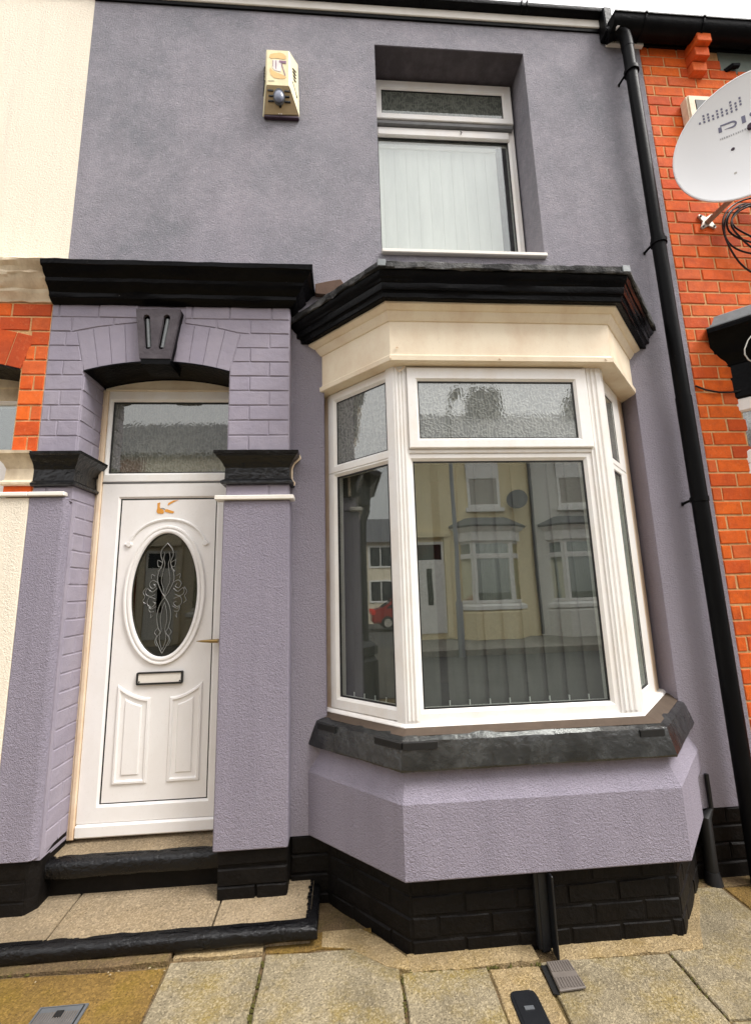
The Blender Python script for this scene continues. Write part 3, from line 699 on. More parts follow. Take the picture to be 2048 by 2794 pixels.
# ---- door surround ---------------------------------------------------------------
sur = MB()
cxA, czA, rA = -1.038, 1.475, 1.387
def arch(x, r=rA): return czA+math.sqrt(r*r-(x-cxA)**2)
XL, XO, XE = -1.442, -.637, -.296
n = 16
ay = SY+.0045
pts_top = [(XP, 3.225), (XE, 3.225)]
outl = [(XP, 2.05), (XL, 2.05)]+[(XL+(XO-XL)*i/n, arch(XL+(XO-XL)*i/n)) for i in range(n+1)]+[(XO, 2.05), (XE+.001, 2.05), (XE+.001, 3.225), (XP, 3.225)]
sur.plate(outl, [], ay, .0)
sur.add([(p[0], .0, p[1]) for p in outl], [tuple(range(len(outl)))]) if False else None
sur = sur.build('door_surround', 'paintbrick', house)
# black painted soffit of arch
mb = MB(); vs = []
for i in range(n+1):
    x = XL+(XO-XL)*i/n
    vs += [(x, SY-.0005, arch(x)-.002), (x, .145, arch(x)-.002), (x, .145, arch(x)+.03), (x, SY-.0005, arch(x)+.006)]
fs = []
for i in range(n):
    for j in range(4): fs.append((4*i+j, 4*i+4+j, 4*i+4+(j+1) % 4, 4*i+(j+1) % 4))
mb.add(vs, fs); mb.build('arch_soffit', 'black', sur, smooth=30)
# bricks of the piers and spandrels
ZS, PT = 3.136, .0896
def ext(x): return arch(x, rA+.25)
put = lambda x0, x1, zc, h=PT-.009: put_brick(sur, (x0+x1)/2, SY+rnd.uniform(-.001, .001), zc, round(x1-x0-.006, 3), round(h+.002, 4), .05, 'paintbrick')
# top course
zt = (3.222+ZS)/2; h0 = 3.222-ZS-.008
for a, b in ((XP, -1.605), (-1.605, -1.385), (-1.385, -1.165), (-.905, -.86), (-.86, -.645), (-.645, -.40), (-.40, XE)): put(a, b, zt, h0)
# second course, tapered over the extrados
def tri_brick(poly, nm='brick'):
    mb = MB(); c = [sum(p[i] for p in poly)/len(poly) for i in (0, 1)]
    sh = lambda p, k: (p[0]+(c[0]-p[0])*k/max(.02, math.hypot(c[0]-p[0], c[1]-p[1])), p[1]+(c[1]-p[1])*k/max(.02, math.hypot(c[0]-p[0], c[1]-p[1])))
    o = [sh(p, .004) for p in poly]; i_ = [sh(p, .008) for p in poly]; m = len(poly)
    mb.add([(p[0], SY+.05, p[1]) for p in o]+[(p[0], SY+.0035, p[1]) for p in o]+[(p[0], SY, p[1]) for p in i_],
           [tuple(range(2*m, 3*m))]+[(i, (i+1) % m, m+(i+1) % m, m+i) for i in range(m)]+[(m+i, m+(i+1) % m, 2*m+(i+1) % m, 2*m+i) for i in range(m)])
    return mb.build(nm, 'paintbrick', sur)
z1, z2 = ZS, ZS-PT
put(XP, -1.53, (z1+z2)/2)
tri_brick([(-1.53, z2), (-1.38, max(z2, ext(-1.38))+.002), (-1.30, ext(-1.30)+.002), (-1.30, z1), (-1.53, z1)]); tri_brick([(-1.30, ext(-1.30)+.003), (-1.16, ext(-1.16)+.003), (-1.16, z1), (-1.30, z1)])
tri_brick([(-.905, ext(-.905)+.003), (-.72, ext(-.72)+.003), (-.72, z1), (-.905, z1)]); tri_brick([(-.72, ext(-.72)+.003), (-.60, z2+.004), (-.525, z2), (-.525, z1), (-.72, z1)])
put(-.525, XE, (z1+z2)/2)
# third course and down
def skewL(z): return XL-(z-2.80)*.225
def skewR(z): return XO+(z-2.80)*.225
for k in range(2, 10):
    zt, zb = ZS-(k-1)*PT, ZS-k*PT; zc = (zt+zb)/2
    if zb > 2.79: xl, xr = (skewL(zt), skewL(zb)), (skewR(zt), skewR(zb))
    else: xl, xr = (XL, XL), (XO, XO)
    j1 = -1.553 if k % 2 == 0 else -1.60
    if k % 2 == 0: segs = [(XP, -1.555), (-1.555, None)]
    else: segs = [(XP, None)]
    if k == 5 or k == 7: segs = [(XP, -1.585 if k == 5 else -1.60), (-1.585 if k == 5 else -1.60, None)] if k == 7 else [(XP, None)]
    if k == 3: segs = [(XP, None)]
    for a, b in segs:
        if b is None: tri_brick([(a, zb), (xl[1], zb), (xl[0], zt), (a, zt)]) if zb > 2.79 else put(a, XL, zc)
        else: put(a, b, zc)
    jr = -.412 if k % 2 == 0 else -.522
    tri_brick([(xr[1], zb), (jr, zb), (jr, zt), (xr[0], zt)]) if zb > 2.79 else put(XO, jr, zc)
    put(jr, XE, zc)
# below the capitals
for a, b in ((XP, -1.575), (-1.575, XL), (XO, -.405), (-.405, XE)): put(a, b, 2.092, .078)
# voussoirs
def vous(x0, x1):
    tp = lambda x: (x+(x-cxA)*.14, ext(x+(x-cxA)*.14))      # joints fan out less than a true radius
    tri_brick([(x0, arch(x0)), (x1, arch(x1)), tp(x1), tp(x0)])
for a, b in ((-1.440, -1.365), (-1.365, -1.290), (-1.290, -1.213), (-1.213, -1.132), (-.945, -.868), (-.868, -.790), (-.790, -.714), (-.714, -.638)): vous(a, b)
# left jamb bricks (face +X)
def jbrick(y0, y1, zc, h=PT-.010):
    me = brick_mesh(round(y1-y0-.006, 3), round(h+.003, 4), .03, 'paintbrick', var=rnd.randrange(4))
    o = bpy.data.objects.new('brick', me); COL.objects.link(o); b = Vector(WL[sur.name]); o.parent = sur
    o.location = Vector((XL+.004, (y0+y1)/2, zc))-b; o.rotation_euler = (0, rnd.uniform(-.01, .01), R(90))
mbj = MB(); mbj.box(XL-.09, XL+.0005, SY+.012, .145, .335, 2.80); mbj.build('jamb', 'paintbrick', sur)
for k in range(4, 32):
    zc = ZS-(k-.5)*PT
    if 2.14 < zc < 2.33 or zc < .40: continue
    y0 = SY+.004 if zc > 2.33 else (-.095 if 2.05 < zc else -.058)
    if k % 2: jbrick(y0, .045, zc); jbrick(.045, .135, zc)
    else: jbrick(y0, .135, zc)
# right jamb (mostly hidden)
MB().box(XO+.002, XO+.09, SY+.012, .145, .335, 2.80).build('jamb', 'paintbrick', sur)
MB().box(XE-.09, XE, SY+.0048, -.001, 2.05, 3.22).build('return_wall', 'paintbrick', sur)
# rendered piers
mb = MB(); poly = [(XO-.006, .0), (XO-.006, -.112), (XE+.008, -.112), (XE+.008, .0)]
mb.prism(poly, .330, 2.042, 'xy'); pr_ = mb.build('pier', 'render_lilac', house, bevel=.006)
mb = MB(); mb.prism([(XP, .0), (XP, -.112), (-1.474, -.112), (-1.462, -.106), (XL+.001, -.062), (XL-.02, .0)], .345, 2.072, 'xy'); mb.build('pier', 'render_lilac', house, bevel=.004)
mb = MB(); mb.box(-.688, -.264, -.130, -.05, 2.043, 2.068); mb.build('drip_strip', 'trim', house, bevel=.004)
mb = MB(); mb.box(XP-.0, -1.462, -.130, -.09, 2.077, 2.100); mb.build('drip_strip', 'trim', house, bevel=.004)
# capitals
capi = [(-.06, 2.134), (.018, 2.134), (.026, 2.140), (.026, 2.150), (.016, 2.160), (.008, 2.166), (.006, 2.228), (.010, 2.236), (.016, 2.250), (.028, 2.270), (.046, 2.288), (.050, 2.296), (.056, 2.300), (.058, 2.316), (-.06, 2.327)]
mb = MB(); mb.sweep([(XO, .10), (XO, SY), (XE, SY), (XE, -.001)], capi, True); cp = mb.build('capital', 'black_cap', house, smooth=28, jit=.0016)
mb = MB(); mb.tube([(XE+.056, -.05, 2.316), (XE+.060, -.052, 2.296), (XE+.040, -.05, 2.28), (XE+.022, -.05, 2.262), (XE+.014, -.05, 2.235), (XE+.012, -.05, 2.20), (XE+.014, -.05, 2.168), (XE+.028, -.05, 2.152), (XE+.024, -.05, 2.137)], [.005, .008, .008, .007, .006, .006, .006, .006, .004], 6); mb.build('bare_edge', 'oldwood', cp, jit=.0015)
mb = MB(); mb.sweep([(XP-.0, SY), (XL, SY), (XL, .128)], capi, True); mb.build('capital', 'black_cap', house, smooth=28, jit=.0016)
# keystone
kp = [(-1.158, 3.163), (-.910, 3.163), (-.955, 2.856), (-1.120, 2.856)]
def stadium(x0, z0, x1, z1, r, n=8):
    a = math.atan2(z1-z0, x1-x0); out = []
    for i in range(n+1): t = a+math.pi/2+math.pi*i/n; out.append((x0+r*math.cos(t), z0+r*math.sin(t)))
    for i in range(n+1): t = a-math.pi/2+math.pi*i/n; out.append((x1+r*math.cos(t), z1+r*math.sin(t)))
    return out
fl = [stadium(-1.078, 2.932, -1.096, 3.108, .019), stadium(-1.006, 2.932, -.984, 3.110, .019)]
mb = MB(); mb.plate(kp, fl, -.142, -.122); ks = mb.build('keystone', ['key_face'], house)
mb = MB(); mb.prism(kp, -.1215, SY+.02); mb.prism([(-1.116, 2.855), (-.951, 2.855), (-.953, 2.825), (-1.112, 2.825)], -.138, .02); mb.build('keystone_body', 'black', ks)
mb = MB()
for s_ in ((-1.078, 2.932, -1.096, 3.108), (-1.006, 2.932, -.984, 3.110)):
    a = Vector((s_[0], -.118, s_[1])); b = Vector((s_[2], -.118, s_[3])); mb.tube([a, b], .013, 10)
mb.build('flute_sheen', 'lead', ks, smooth=40)  # lead-grey rods paint in the gloss reflection of the recessed flutes
# door cornice
corn = [(-.05, 3.214), (.010, 3.214), (.024, 3.222), (.040, 3.232), (.045, 3.238), (.045, 3.262), (.052, 3.268), (.062, 3.276), (.078, 3.292), (.088, 3.304), (.090, 3.322), (.100, 3.330), (.112, 3.340), (.130, 3.360), (.136, 3.366), (.144, 3.370), (.146, 3.396), (.140, 3.402), (-.05, 3.440)]
mb = MB(); mb.wobble([(XP+.004, SY), (XE, SY), (XE, .02)], corn, .08, .0012); dc = mb.build('door_cornice', 'black', house, smooth=24, jit=.0012)

# ---- door -------------------------------------------------------------------------
DY = .130
DP = flat(DY)
mb = MB(); ring(mb, DP, (-1.406, -.650, .385, 2.205), (-1.299, -.745, .471, 2.113), 0, .07, .010); door = mb.build('front_door', 'upvc_door', house)
mb = MB(); mb.box(-1.406, -.650, DY-.012, DY+.07, .321, .384); mb.build('door_sill', 'upvc_door', door, bevel=.008)
mb = MB(); mb.box(-1.4425, -1.407, DY-.006, DY+.07, .315, 2.79); mb.box(-1.428, -1.4065, DY-.014, DY-.006, .32, 2.78); mb.build('timber_subframe', 'oldwood', door, bevel=.003)
# leaf with oval hole
oc, oz, oa, ob = -1.0185, 1.556, .184, .349
def oval(a, b, n=48): return [(oc+a*math.cos(2*math.pi*i/n), oz+b*math.sin(2*math.pi*i/n)) for i in range(n)]
leafr = (-1.289, -.751, .478, 2.104)
mb = MB(); mb.plate([(leafr[0], leafr[2]), (leafr[1], leafr[2]), (leafr[1], leafr[3]), (leafr[0], leafr[3])], [oval(.196, .362)], DY+.008, DY+.05); leaf = mb.build('door_leaf', 'upvc_door', door)
mb = MB(); seal_line(mb, DP, (-1.2985, -.7455, .4715, 2.1125), .012, .009); mb.build('gasket', 'seal', door)
# oval moulding rings
def oring(mb, a, b, prof, y, n=56):
    vs = []; k = len(prof)
    for i in range(n):
        t = 2*math.pi*i/n; nx, nz = math.cos(t)/a, math.sin(t)/b; l_ = math.hypot(nx, nz); nx /= l_; nz /= l_
        for o, d in prof: vs.append((oc+a*math.cos(t)+nx*o, y-d, oz+b*math.sin(t)+nz*o))
    mb.add(vs, [(i*k+j, ((i+1) % n)*k+j, ((i+1) % n)*k+(j+1) % k, i*k+(j+1) % k) for i in range(n) for j in range(k)])
mb = MB(); oring(mb, oa, ob, [(-.002, -.02), (-.002, .010), (.004, .016), (.014, .017), (.020, .010), (.026, .010), (.030, .015), (.038, .015), (.043, .005), (.046, -.004), (.046, -.02)], DY+.008); ov = mb.build('oval_trim', 'upvc_door', door, smooth=35)
mb = MB(); mb.add([(p[0], DY+.012, p[1]) for p in oval(oa+.001, ob+.001)]+[(p[0], DY+.018, p[1]) for p in oval(oa+.001, ob+.001)], [tuple(range(48)), tuple(range(95, 47, -1))]+[(i, (i+1) % 48, 48+(i+1) % 48, 48+i) for i in range(48)]); mb.build('oval_pane', 'glass_dark', door)
mb = MB(); oring(mb, oa-.003, ob-.003, [(-.003, -.002), (.003, -.002), (.003, .003), (-.003, .003)], DY+.008); mb.build('gasket', 'seal', door)
# leaded scroll pattern
def mirror(fn): fn(1); fn(-1)
mb = MB(); yy = DY+.0085
def crv(pts, r=.0028):
    # smooth polyline
    P = [Vector((p[0], 0, p[1])) for p in pts]; out = []
    for i in range(len(P)-1):
        p0, p1, p2, p3 = P[max(i-1, 0)], P[i], P[i+1], P[min(i+2, len(P)-1)]
        for k in range(5):
            t = k/5; out.append(.5*((2*p1)+(-p0+p2)*t+(2*p0-5*p1+4*p2-p3)*t*t+(-p0+3*p1-3*p2+p3)*t**3))
    out.append(P[-1]); mb.tube([(oc+p.x, yy, oz+p.z) for p in out], r, 6)
for sg in (1, -1):
    crv([(0, .29), (sg*.030, .25), (sg*.034, .215), (sg*.022, .175), (sg*.042, .12), (sg*.045, .07), (sg*.02, .01), (0, -.02), (-sg*.028, -.07), (-sg*.038, -.13), (-sg*.028, -.19), (-sg*.016, -.215), (-sg*.036, -.25), (-sg*.024, -.285), (0, -.33)])
    crv([(sg*.012, .235), (sg*.018, .20), (sg*.010, .17), (sg*.018, .12), (sg*.024, .07), (sg*.008, .02), (0, -.03)], .0022)
    crv([(0, -.05), (sg*.014, -.10), (sg*.018, -.15), (sg*.010, -.20), (sg*.018, -.24), (sg*.012, -.28), (0, -.31)], .0022)
    crv([(sg*.022, .175), (sg*.050, .19), (sg*.046, .155), (sg*.026, .15), (sg*.048, .125)], .0022)
    crv([(sg*.04, .06), (sg*.07, .075), (sg*.088, .055), (sg*.075, .03), (sg*.055, .04), (sg*.065, .055)], .0024)
    crv([(sg*.045, .03), (sg*.07, .01), (sg*.10, .03), (sg*.105, .0), (sg*.08, -.015), (sg*.055, -.005)], .0024)
    crv([(sg*.105, .035), (sg*.122, .01), (sg*.110, -.015), (sg*.120, -.04), (sg*.105, -.055)], .0022)
    crv([(sg*.05, -.03), (sg*.085, -.02), (sg*.095, -.055), (sg*.07, -.075), (sg*.05, -.055), (sg*.065, -.045)], .0024)
    crv([(sg*.045, -.07), (sg*.07, -.085), (sg*.085, -.075), (sg*.078, -.10), (sg*.055, -.10)], .0022)
    crv([(sg*.06, .10), (sg*.08, .11), (sg*.078, .085)], .0022); crv([(sg*.07, -.11), (sg*.072, -.135), (sg*.062, -.12)], .002)
    crv([(sg*.03, -.19), (sg*.046, -.215), (sg*.034, -.235), (sg*.042, -.265), (sg*.03, -.29)], .0022)
mb.build('scroll_leading', 'leading', door, smooth=60)
# arc bead with rosette ends, moulded lower panels
mb = MB()
arc = [(-1.226+.43*i/20, 1.838+.150*math.sin(math.pi*min(1, max(0, (i/20)))) ** .8) for i in range(21)]
ac = [(oc+.222*math.cos(R(a)), 1.800+.187*math.sin(R(a))) for a in range(166, 13, -8)]
mb.tube([(p[0], DY+.007, p[1]) for p in ac], .009, 8)
for p in (ac[0], ac[-1]):
    mb.tube([(p[0], DY+.010, p[1]-.004), (p[0], DY-.004, p[1]-.004)], [.019, .013], 12)
    mb.tube([(p[0]-.024 if p[0] < oc else p[0]+.02, DY+.008, p[1]-.004), (p[0], DY+.004, p[1]-.004)], .008, 8)
mb.build('arc_bead', 'upvc_door', door, smooth=40)
def panel(x0, x1, zl, zr, sgn):
    def outline(i):   # inset i
        a, b = x0+i, x1-i; out = []
        for k in range(9):
            t = k/8; xx = b+(a-b)*t
            # concave upper edge falling to the middle of the door
            tt = (xx-x0)/(x1-x0) if sgn > 0 else (x1-xx)/(x1-x0)
            out.append((xx, 1.070-.075*(1-(1-min(1, tt))**1.9)-i))
        return [(a, .563+i), (b, .563+i)]+out
    mb = MB()
    for (i0, i1, d0, d1) in ((0, .006, 0, .009), (.006, .016, .009, .010), (.016, .022, .010, .002), (.022, .044, .002, .001), (.044, .050, .001, .008), (.050, .056, .008, .008)):
        A, B = outline(i0), outline(i1); m = len(A)
        mb.add([(p[0], DY+.008-d0, p[1]) for p in A]+[(p[0], DY+.008-d1, p[1]) for p in B], [(i, (i+1) % m, m+(i+1) % m, m+i) for i in range(m)])
    A = outline(.056); mb.add([(p[0], DY+.0, p[1]) for p in A], [tuple(range(len(A)))])
    mb.build('moulded_panel', 'upvc_door', leaf, smooth=20)
panel(-1.243, -1.063, 0, 0, 1); panel(-.962, -.787, 0, 0, -1)
# letterbox
def rrect(x0, x1, z0, z1, r, n=4):
    out = []
    for cx_, cz_, a0 in ((x1-r, z1-r, 0), (x0+r, z1-r, 90), (x0+r, z0+r, 180), (x1-r, z0+r, 270)):
        for i in range(n+1): a = R(a0+90*i/n); out.append((cx_+r*math.cos(a), cz_+r*math.sin(a)))
    return out
mb = MB(); mb.plate(rrect(-1.143, -.895, 1.064, 1.130, .007), [rrect(-1.136, -.904, 1.072, 1.123, .003)], DY-.008, DY+.009); lb = mb.build('letterbox', 'seal', door)
mb = MB(); mb.box(-1.136, -.904, DY-.002, DY+.006, 1.072, 1.123); mb.build('flap', 'trim', lb, bevel=.002)
mb = MB()
for x, z in ((-1.128, 1.080), (-.911, 1.079)): mb.tube([(x, DY-.005, z), (x, DY, z)], .004, 8)
mb.build('screw', 'dark', lb)
mb = MB(); mb.tube([(-.700, DY-.045, 1.287), (-.735, DY-.047, 1.288), (-.79, DY-.045, 1.289), (-.818, DY-.043, 1.290)], [.011, .010, .006, .0015], 8); mb.tube([(-.712, DY-.045, 1.287), (-.712, DY+.005, 1.287)], .009, 8); mb.build('handle', 'brass', door, smooth=50)
# torn orange sticker
mb = MB(); yk = DY+.0065
def flatp(mb, poly, y, th=.0008): mb.prism(poly, y-th, y)
flatp(mb, [(-1.089, 2.084), (-1.073, 2.088), (-1.075, 2.062), (-1.070, 2.050), (-1.058, 2.047), (-1.048, 2.036), (-1.050, 2.022), (-1.062, 2.019), (-1.085, 2.022), (-1.092, 2.034), (-1.088, 2.058)], yk)
flatp(mb, [(-1.044, 2.045), (-1.032, 2.047), (-.990, 2.031), (-.996, 2.021), (-1.018, 2.024), (-1.044, 2.032)], yk)
flatp(mb, [(-1.030, 2.074), (-1.026, 2.084), (-.998, 2.099), (-.968, 2.101), (-.985, 2.094), (-1.004, 2.084), (-1.029, 2.068)], yk)
st = mb.build('orange_sticker', 'orange_tape', door)
mb = MB(); mb.tube([(-1.070, yk-.001, 2.050), (-1.055, yk-.001, 2.053), (-1.042, yk-.001, 2.046)], .0016, 5); mb.build('torn_edge', 'grey_trim', st)
# fanlight
fg = (-1.383, -.675, 2.267, 2.720)
mb = MB(); ring(mb, DP, (-1.406, -.645, 2.212, 2.785), fg, -.004, .07, .012); fan = mb.build('fanlight', 'upvc', door)
pane(DP, fg, .02, 'obscure_fan', fan)
mb = MB(); seal_line(mb, DP, fg, .014, .008); mb.build('gasket', 'seal', fan)
mb = MB(); mb.box(-1.406, -.645, DY-.003, DY+.07, 2.2055, 2.2115); mb.build('joint_line', 'grey_trim', fan)
mb = MB(); poly = [(-1.425, 2.787), (-.640, 2.787)]+[(-.640-(.785)*i/14, min(arch(-.640-.785*i/14), 2.87)-.006) for i in range(15)]; mb.prism(poly, DY-.004, DY+.06); mb.build('head_infill', 'cream_wood', fan)
mb = MB(); mb.box(-1.425, -.640, DY-.012, DY-.0045, 2.782, 2.797); mb.build('head_bead', 'cream_wood', fan, bevel=.002)

# ---- steps, plinths
mb = MB(); segs = [(-3.2, -2.02), (-2.012, -1.297), (-1.289, -.604), (-.596, -.172)]
for a, b in segs:
    m1 = MB(); m1.prism([(.06, -.05), (.06, .128), (-.25, .106), (-.262, .103), (-.262, -.05)], a, b, 'yz'); m1.build('tread_stone', 'step', house, bevel=.003)
NP = [(-.02, .052), (.024, .050), (.031, .056), (.034, .066), (.034, .088), (.030, .098), (.022, .104), (.0, .1075), (-.02, .108)]
mb = MB(); mb.wobble([(-3.2, -.262), (-.172, -.262), (-.172, .0)], NP, .05, .0015); mb.build('step_nosing', 'black_rough', house, smooth=50)
# ragged painted margin on the treads
mb = MB(); m = 110
for i in range(m):
    x0 = -3.2+(3.2-.19)*i/m; x1 = -3.2+(3.2-.19)*(i+1)/m; w_ = .006+rnd.random()*.010
    mb.add([(x0, -.262, .1085), (x1, -.262, .1085), (x1-.004, -.262+w_, .1092), (x0+.004, -.262+w_, .1092)], [(0, 1, 2, 3)])
for i in range(12):
    y0 = -.262+.262*i/12; y1 = y0+.022; w_ = .012+rnd.random()*.012; zz = .1095+(y0+.262)*.07
    mb.add([(-.172, y0, zz), (-.172, y1, zz+.0016), (-.172-w_, y1-.002, zz+.0016), (-.172-w_, y0+.002, zz)], [(0, 1, 2, 3)])
mb.build('painted_margin', 'black_rough', house)
MB().box(-3.2, -.18, -.255, -.20, -.05, .055).build('step_base', 'joint', house)
mb = MB(); mb.prism([(.20, .214), (.20, .306), (.13, .300), (.012, .292), (.012, .214)], -1.47, -.632, 'yz'); mb.build('threshold_stone', 'step', house, bevel=.003)
NP2 = [(-.02, .217), (.026, .215), (.036, .222), (.040, .234), (.039, .270), (.033, .284), (.020, .291), (.0, .294), (-.02, .294)]
mb = MB(); mb.wobble([(-1.47, .012), (-.628, .012)], NP2, .05, .0015); mb.build('step_nosing', 'black_rough', house, smooth=50)
mb = MB(); m = 36
for i in range(m):
    x0 = -1.46+.82*i/m; x1 = x0+.82/m; w_ = .004+rnd.random()*.008
    mb.add([(x0, .012, .2955), (x1, .012, .2955), (x1-.003, .012+w_, .2965), (x0+.003, .012+w_, .2965)], [(0, 1, 2, 3)])
mb.build('painted_margin', 'black_rough', house)
MB().box(-1.47, -.632, .024, .06, .11, .2135).build('riser', 'black_brick', house)
# black plinths of the piers
mb = MB(); mb.box(XO+.014, XE+.004, SY+.012, .0, .09, .329); p1 = mb.build('plinth', 'black_brick', house)
for k, zz in enumerate((.293, .208, .135)):
    h = .068 if k else .060
    cu = [XO+.012, -.44, XE+.006] if k == 2 else [XO+.012, XE+.006]
    for a, b in zip(cu[:-1], cu[1:]): put_brick(p1, (a+b)/2, SY, zz, round(b-a-.006, 3), h+.004, .02, 'black_brick')
mb = MB(); mb.prism([(XP, .0), (XP, SY), (-1.482, SY), (-1.448, -.05), (-1.443, .13), (-1.5, .13)], .09, .345, 'xy'); mb.prism([(-.06, .34), (.125, .34), (.125, .40), (.10, .39)], -1.46, -1.441, 'yz'); p2 = mb.build('plinth', 'black_brick', house, bevel=.004)
for k, zz in enumerate((.300, .215, .135)): put_brick(p2, (XP-1.484)/2, SY-.004, zz, round(-1.484-XP-.006, 3), .076, .02, 'black_brick')
# plinth of the recessed wall
mb = MB(); mb.box(XE, .12, .012, .2, -.05, .334); mb.build('plinth', 'black_brick', house); mb = MB(); mb.box(1.70, XR_, .012, .2, -.05, .324); p3 = mb.build('plinth', 'black_brick', house)
for k in range(4):
    zz = .282-.0875*k
    put_brick(p3, -.18, .002, zz, .21, .079, .02, 'black_brick')
    cu = [1.72, 1.94, 2.16, XR_] if k % 2 else [1.72, 1.83, 2.05, XR_]
    for a, b in zip(cu[:-1], cu[1:]): put_brick(p3, (a+b)/2, .002, zz, round(b-a-.008, 3), .079, .02, 'black_brick')

# ================================================================== RIGHT HOUSE (orange brick)
rh = thing('terraced_house', 'orange brick terraced house beyond the black drainpipe', 'house', (4.2, 0, 0))
mb = MB(); wall(mb, XR_+.001, 6.2, -.05, 5.62, .0075, .25, [(2.62, 4.6, .60, 2.73)]); rw = mb.build('wall', 'mortar', rh)
ZT, NB = 5.4262+.0896, 60
def skipb(a, b, zc):
    if 2.60 < (a+b)/2 < 4.6 and zc < 2.73: return True
    if (a+b)/2 > 2.90 and 5.31 < zc < 5.6 and (a+b)/2 < 3.6: return True
    return False
nb_ = courses(rw, XR_+.002, 3.12, ZT, 62, .0896, .002, .018, 'brick', L=.2285, jt=.012, phase=.30, skip=skipb)
# the rest of the facade, seen only obliquely: joined
mb = MB()
for k in range(62):
    zc = ZT-(k+.5)*.0896; x = 3.12-.2285*(1-.3)+.5*(k % 2)*.2285-.2285
    while x < 6.2:
        a, b = max(x, 3.12), min(x+.2285, 6.2)
        if b-a > .03 and not skipb(a, b, zc): mb.box(a+.005, b-.005, .002, .013, zc-.0393, zc+.0393)
        x += .2285
tag(mb.build('brick_facing', 'brick', rw), kind='stuff')
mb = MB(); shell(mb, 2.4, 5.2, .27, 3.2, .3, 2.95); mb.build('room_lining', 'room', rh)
mb = MB(); mb.prism([(.03, 5.66), (3.3, 8.0), (6.7, 5.62)], XR_, 6.2, 'yz'); mb.build('roof', 'slate', rh)
# eaves gutter
mb = MB(); gp = []
yc, zc, r_ = .085, 5.545, .078
for i in range(11): a = R(180+180*i/10); gp.append((yc+r_*math.cos(a), zc+r_*math.sin(a)))
gp += [(yc+r_+.008, zc+.004), (yc+r_+.008, zc+.014), (yc+r_-.004, zc+.014), (yc-r_, zc+.05)]
mb.sweep([(1.985, 0), (6.2, 0)], gp, True); gu = mb.build('gutter', 'iron', rh, smooth=40)
mb = MB()
for x in (2.22, 2.66, 3.1):
    mb.sweep([(x-.008, 0), (x+.008, 0)], [(yc+(p[0]-yc)*1.07, zc+(p[1]-zc)*1.07) for p in gp], True)
mb.build('gutter_joint', 'iron', gu, smooth=40)
mb = MB(); mb.box(XR_+.03, 6.2, -.012, .010, 5.50, 5.70); mb.build('eaves_board', 'iron', rh)
mb = MB()
for i, (d, z0, z1) in enumerate(((.05, 5.243, 5.321), (.088, 5.327, 5.404), (.122, 5.410, 5.488))):
    m1 = MB(); m1.box(2.624, 2.735, -d, .01, z0, z1); m1.build('corbel_brick', 'brick', rh, bevel=.004)
mb = MB(); mb.box(2.895, 3.6, .003, .02, 5.31, 5.62); bd = mb.build('infill_board', 'board_grey', rh)
mb = MB(); mb.box(2.99, 3.2, .005, .028, 5.40, 5.425); mb.tube([(2.93, .01, 5.33), (2.97, -.02, 5.345), (3.02, -.02, 5.35)], .018, 8); mb.build('bracket', 'iron', bd)
# neighbouring bay
nbay = MB(); NBX, NCX = 2.56+.30, 4.50-.0; NY = -.32
nbp = bay_path(NBX, NCX, NY, yend=.06)
nbay.sweep(nbp, [(-.2, 2.69), (-.008, 2.69), (.0, 2.70), (.0, 2.92), (-.2, 2.92)], True); nbay = nbay.build('bay_window', 'black', rh, smooth=25)
mb = MB(); mb.sweep(nbp, [(-.2, 2.92), (.006, 2.92), (.018, 2.95), (.040, 2.972), (.052, 2.99), (.060, 3.01), (.085, 3.05), (.115, 3.085), (.14, 3.11), (.152, 3.118), (.155, 3.14), (.148, 3.150), (-.2, 3.17)], True); mb.build('cornice', 'black', nbay, smooth=28)
mb = MB(); mb.sweep(nbp, [(-.3, 3.17), (.130, 3.152), (.150, 3.152), (.150, 3.160), (.120, 3.166), (.06, 3.20), (.035, 3.27), (.0, 3.29), (-.3, 3.36)], True); mb.build('bay_roof', 'lead', nbay, smooth=30)
nl = .38*math.sqrt(2)
for Pn, s0, s1 in ((flat(NY+.012), NBX, NCX), (facet(NBX-.38, .06+.012, R(-45)), .0, nl), (facet(NCX, NY+.012, R(45)), .0, nl)):
    mb = MB(); ring(mb, Pn, (s0, s1, .90, 2.26), (s0+.10, s1-.10, .99, 2.18), 0, .07); ring(mb, Pn, (s0, s1, 2.262, 2.688), (s0+.10, s1-.10, 2.35, 2.60), 0, .07); fr = mb.build('frame', 'upvc', nbay)
    pane(Pn, (s0+.10, s1-.10, .99, 2.18), .02, 'glass', fr); pane(Pn, (s0+.10, s1-.10, 2.35, 2.60), .02, 'obscure', fr)
    mb = MB(); lbox(mb, Pn, s0+.06, s1-.06, .12, .13, .95, 2.64); mb.build('curtain', 'curtain', fr)
mb = MB(); mb.sweep(nbp, [(-.2, .80), (.03, .80), (.035, .83), (.01, .88), (-.06, .90), (-.2, .90)], True); mb.build('sill', 'black_sill', nbay)
mb = MB(); mb.sweep(nbp, [(-.2, -.05), (-.004, -.05), (-.004, .80), (-.2, .80)], True); na = mb.build('apron', 'mortar', nbay)
for k in range(9):
    z = .755-.0896*k
    for Pn, L_, ang in ((flat(NY), NCX-NBX, 0), (facet(NBX-.38, .06, R(-45)), nl, R(-45)), (facet(NCX, NY, R(45)), nl, R(45))):
        x = -.114*(k % 2)
        while x < L_-.03:
            a, b = max(x, 0), min(x+.2285, L_)
            if b-a > .03: q = Pn((NBX if ang == 0 else 0)+(a+b)/2, -.002, z); put_brick(na, q[0], q[1], z, round(b-a-.012, 3), .0776, .012, 'brick', rz=ang)
            x += .2285
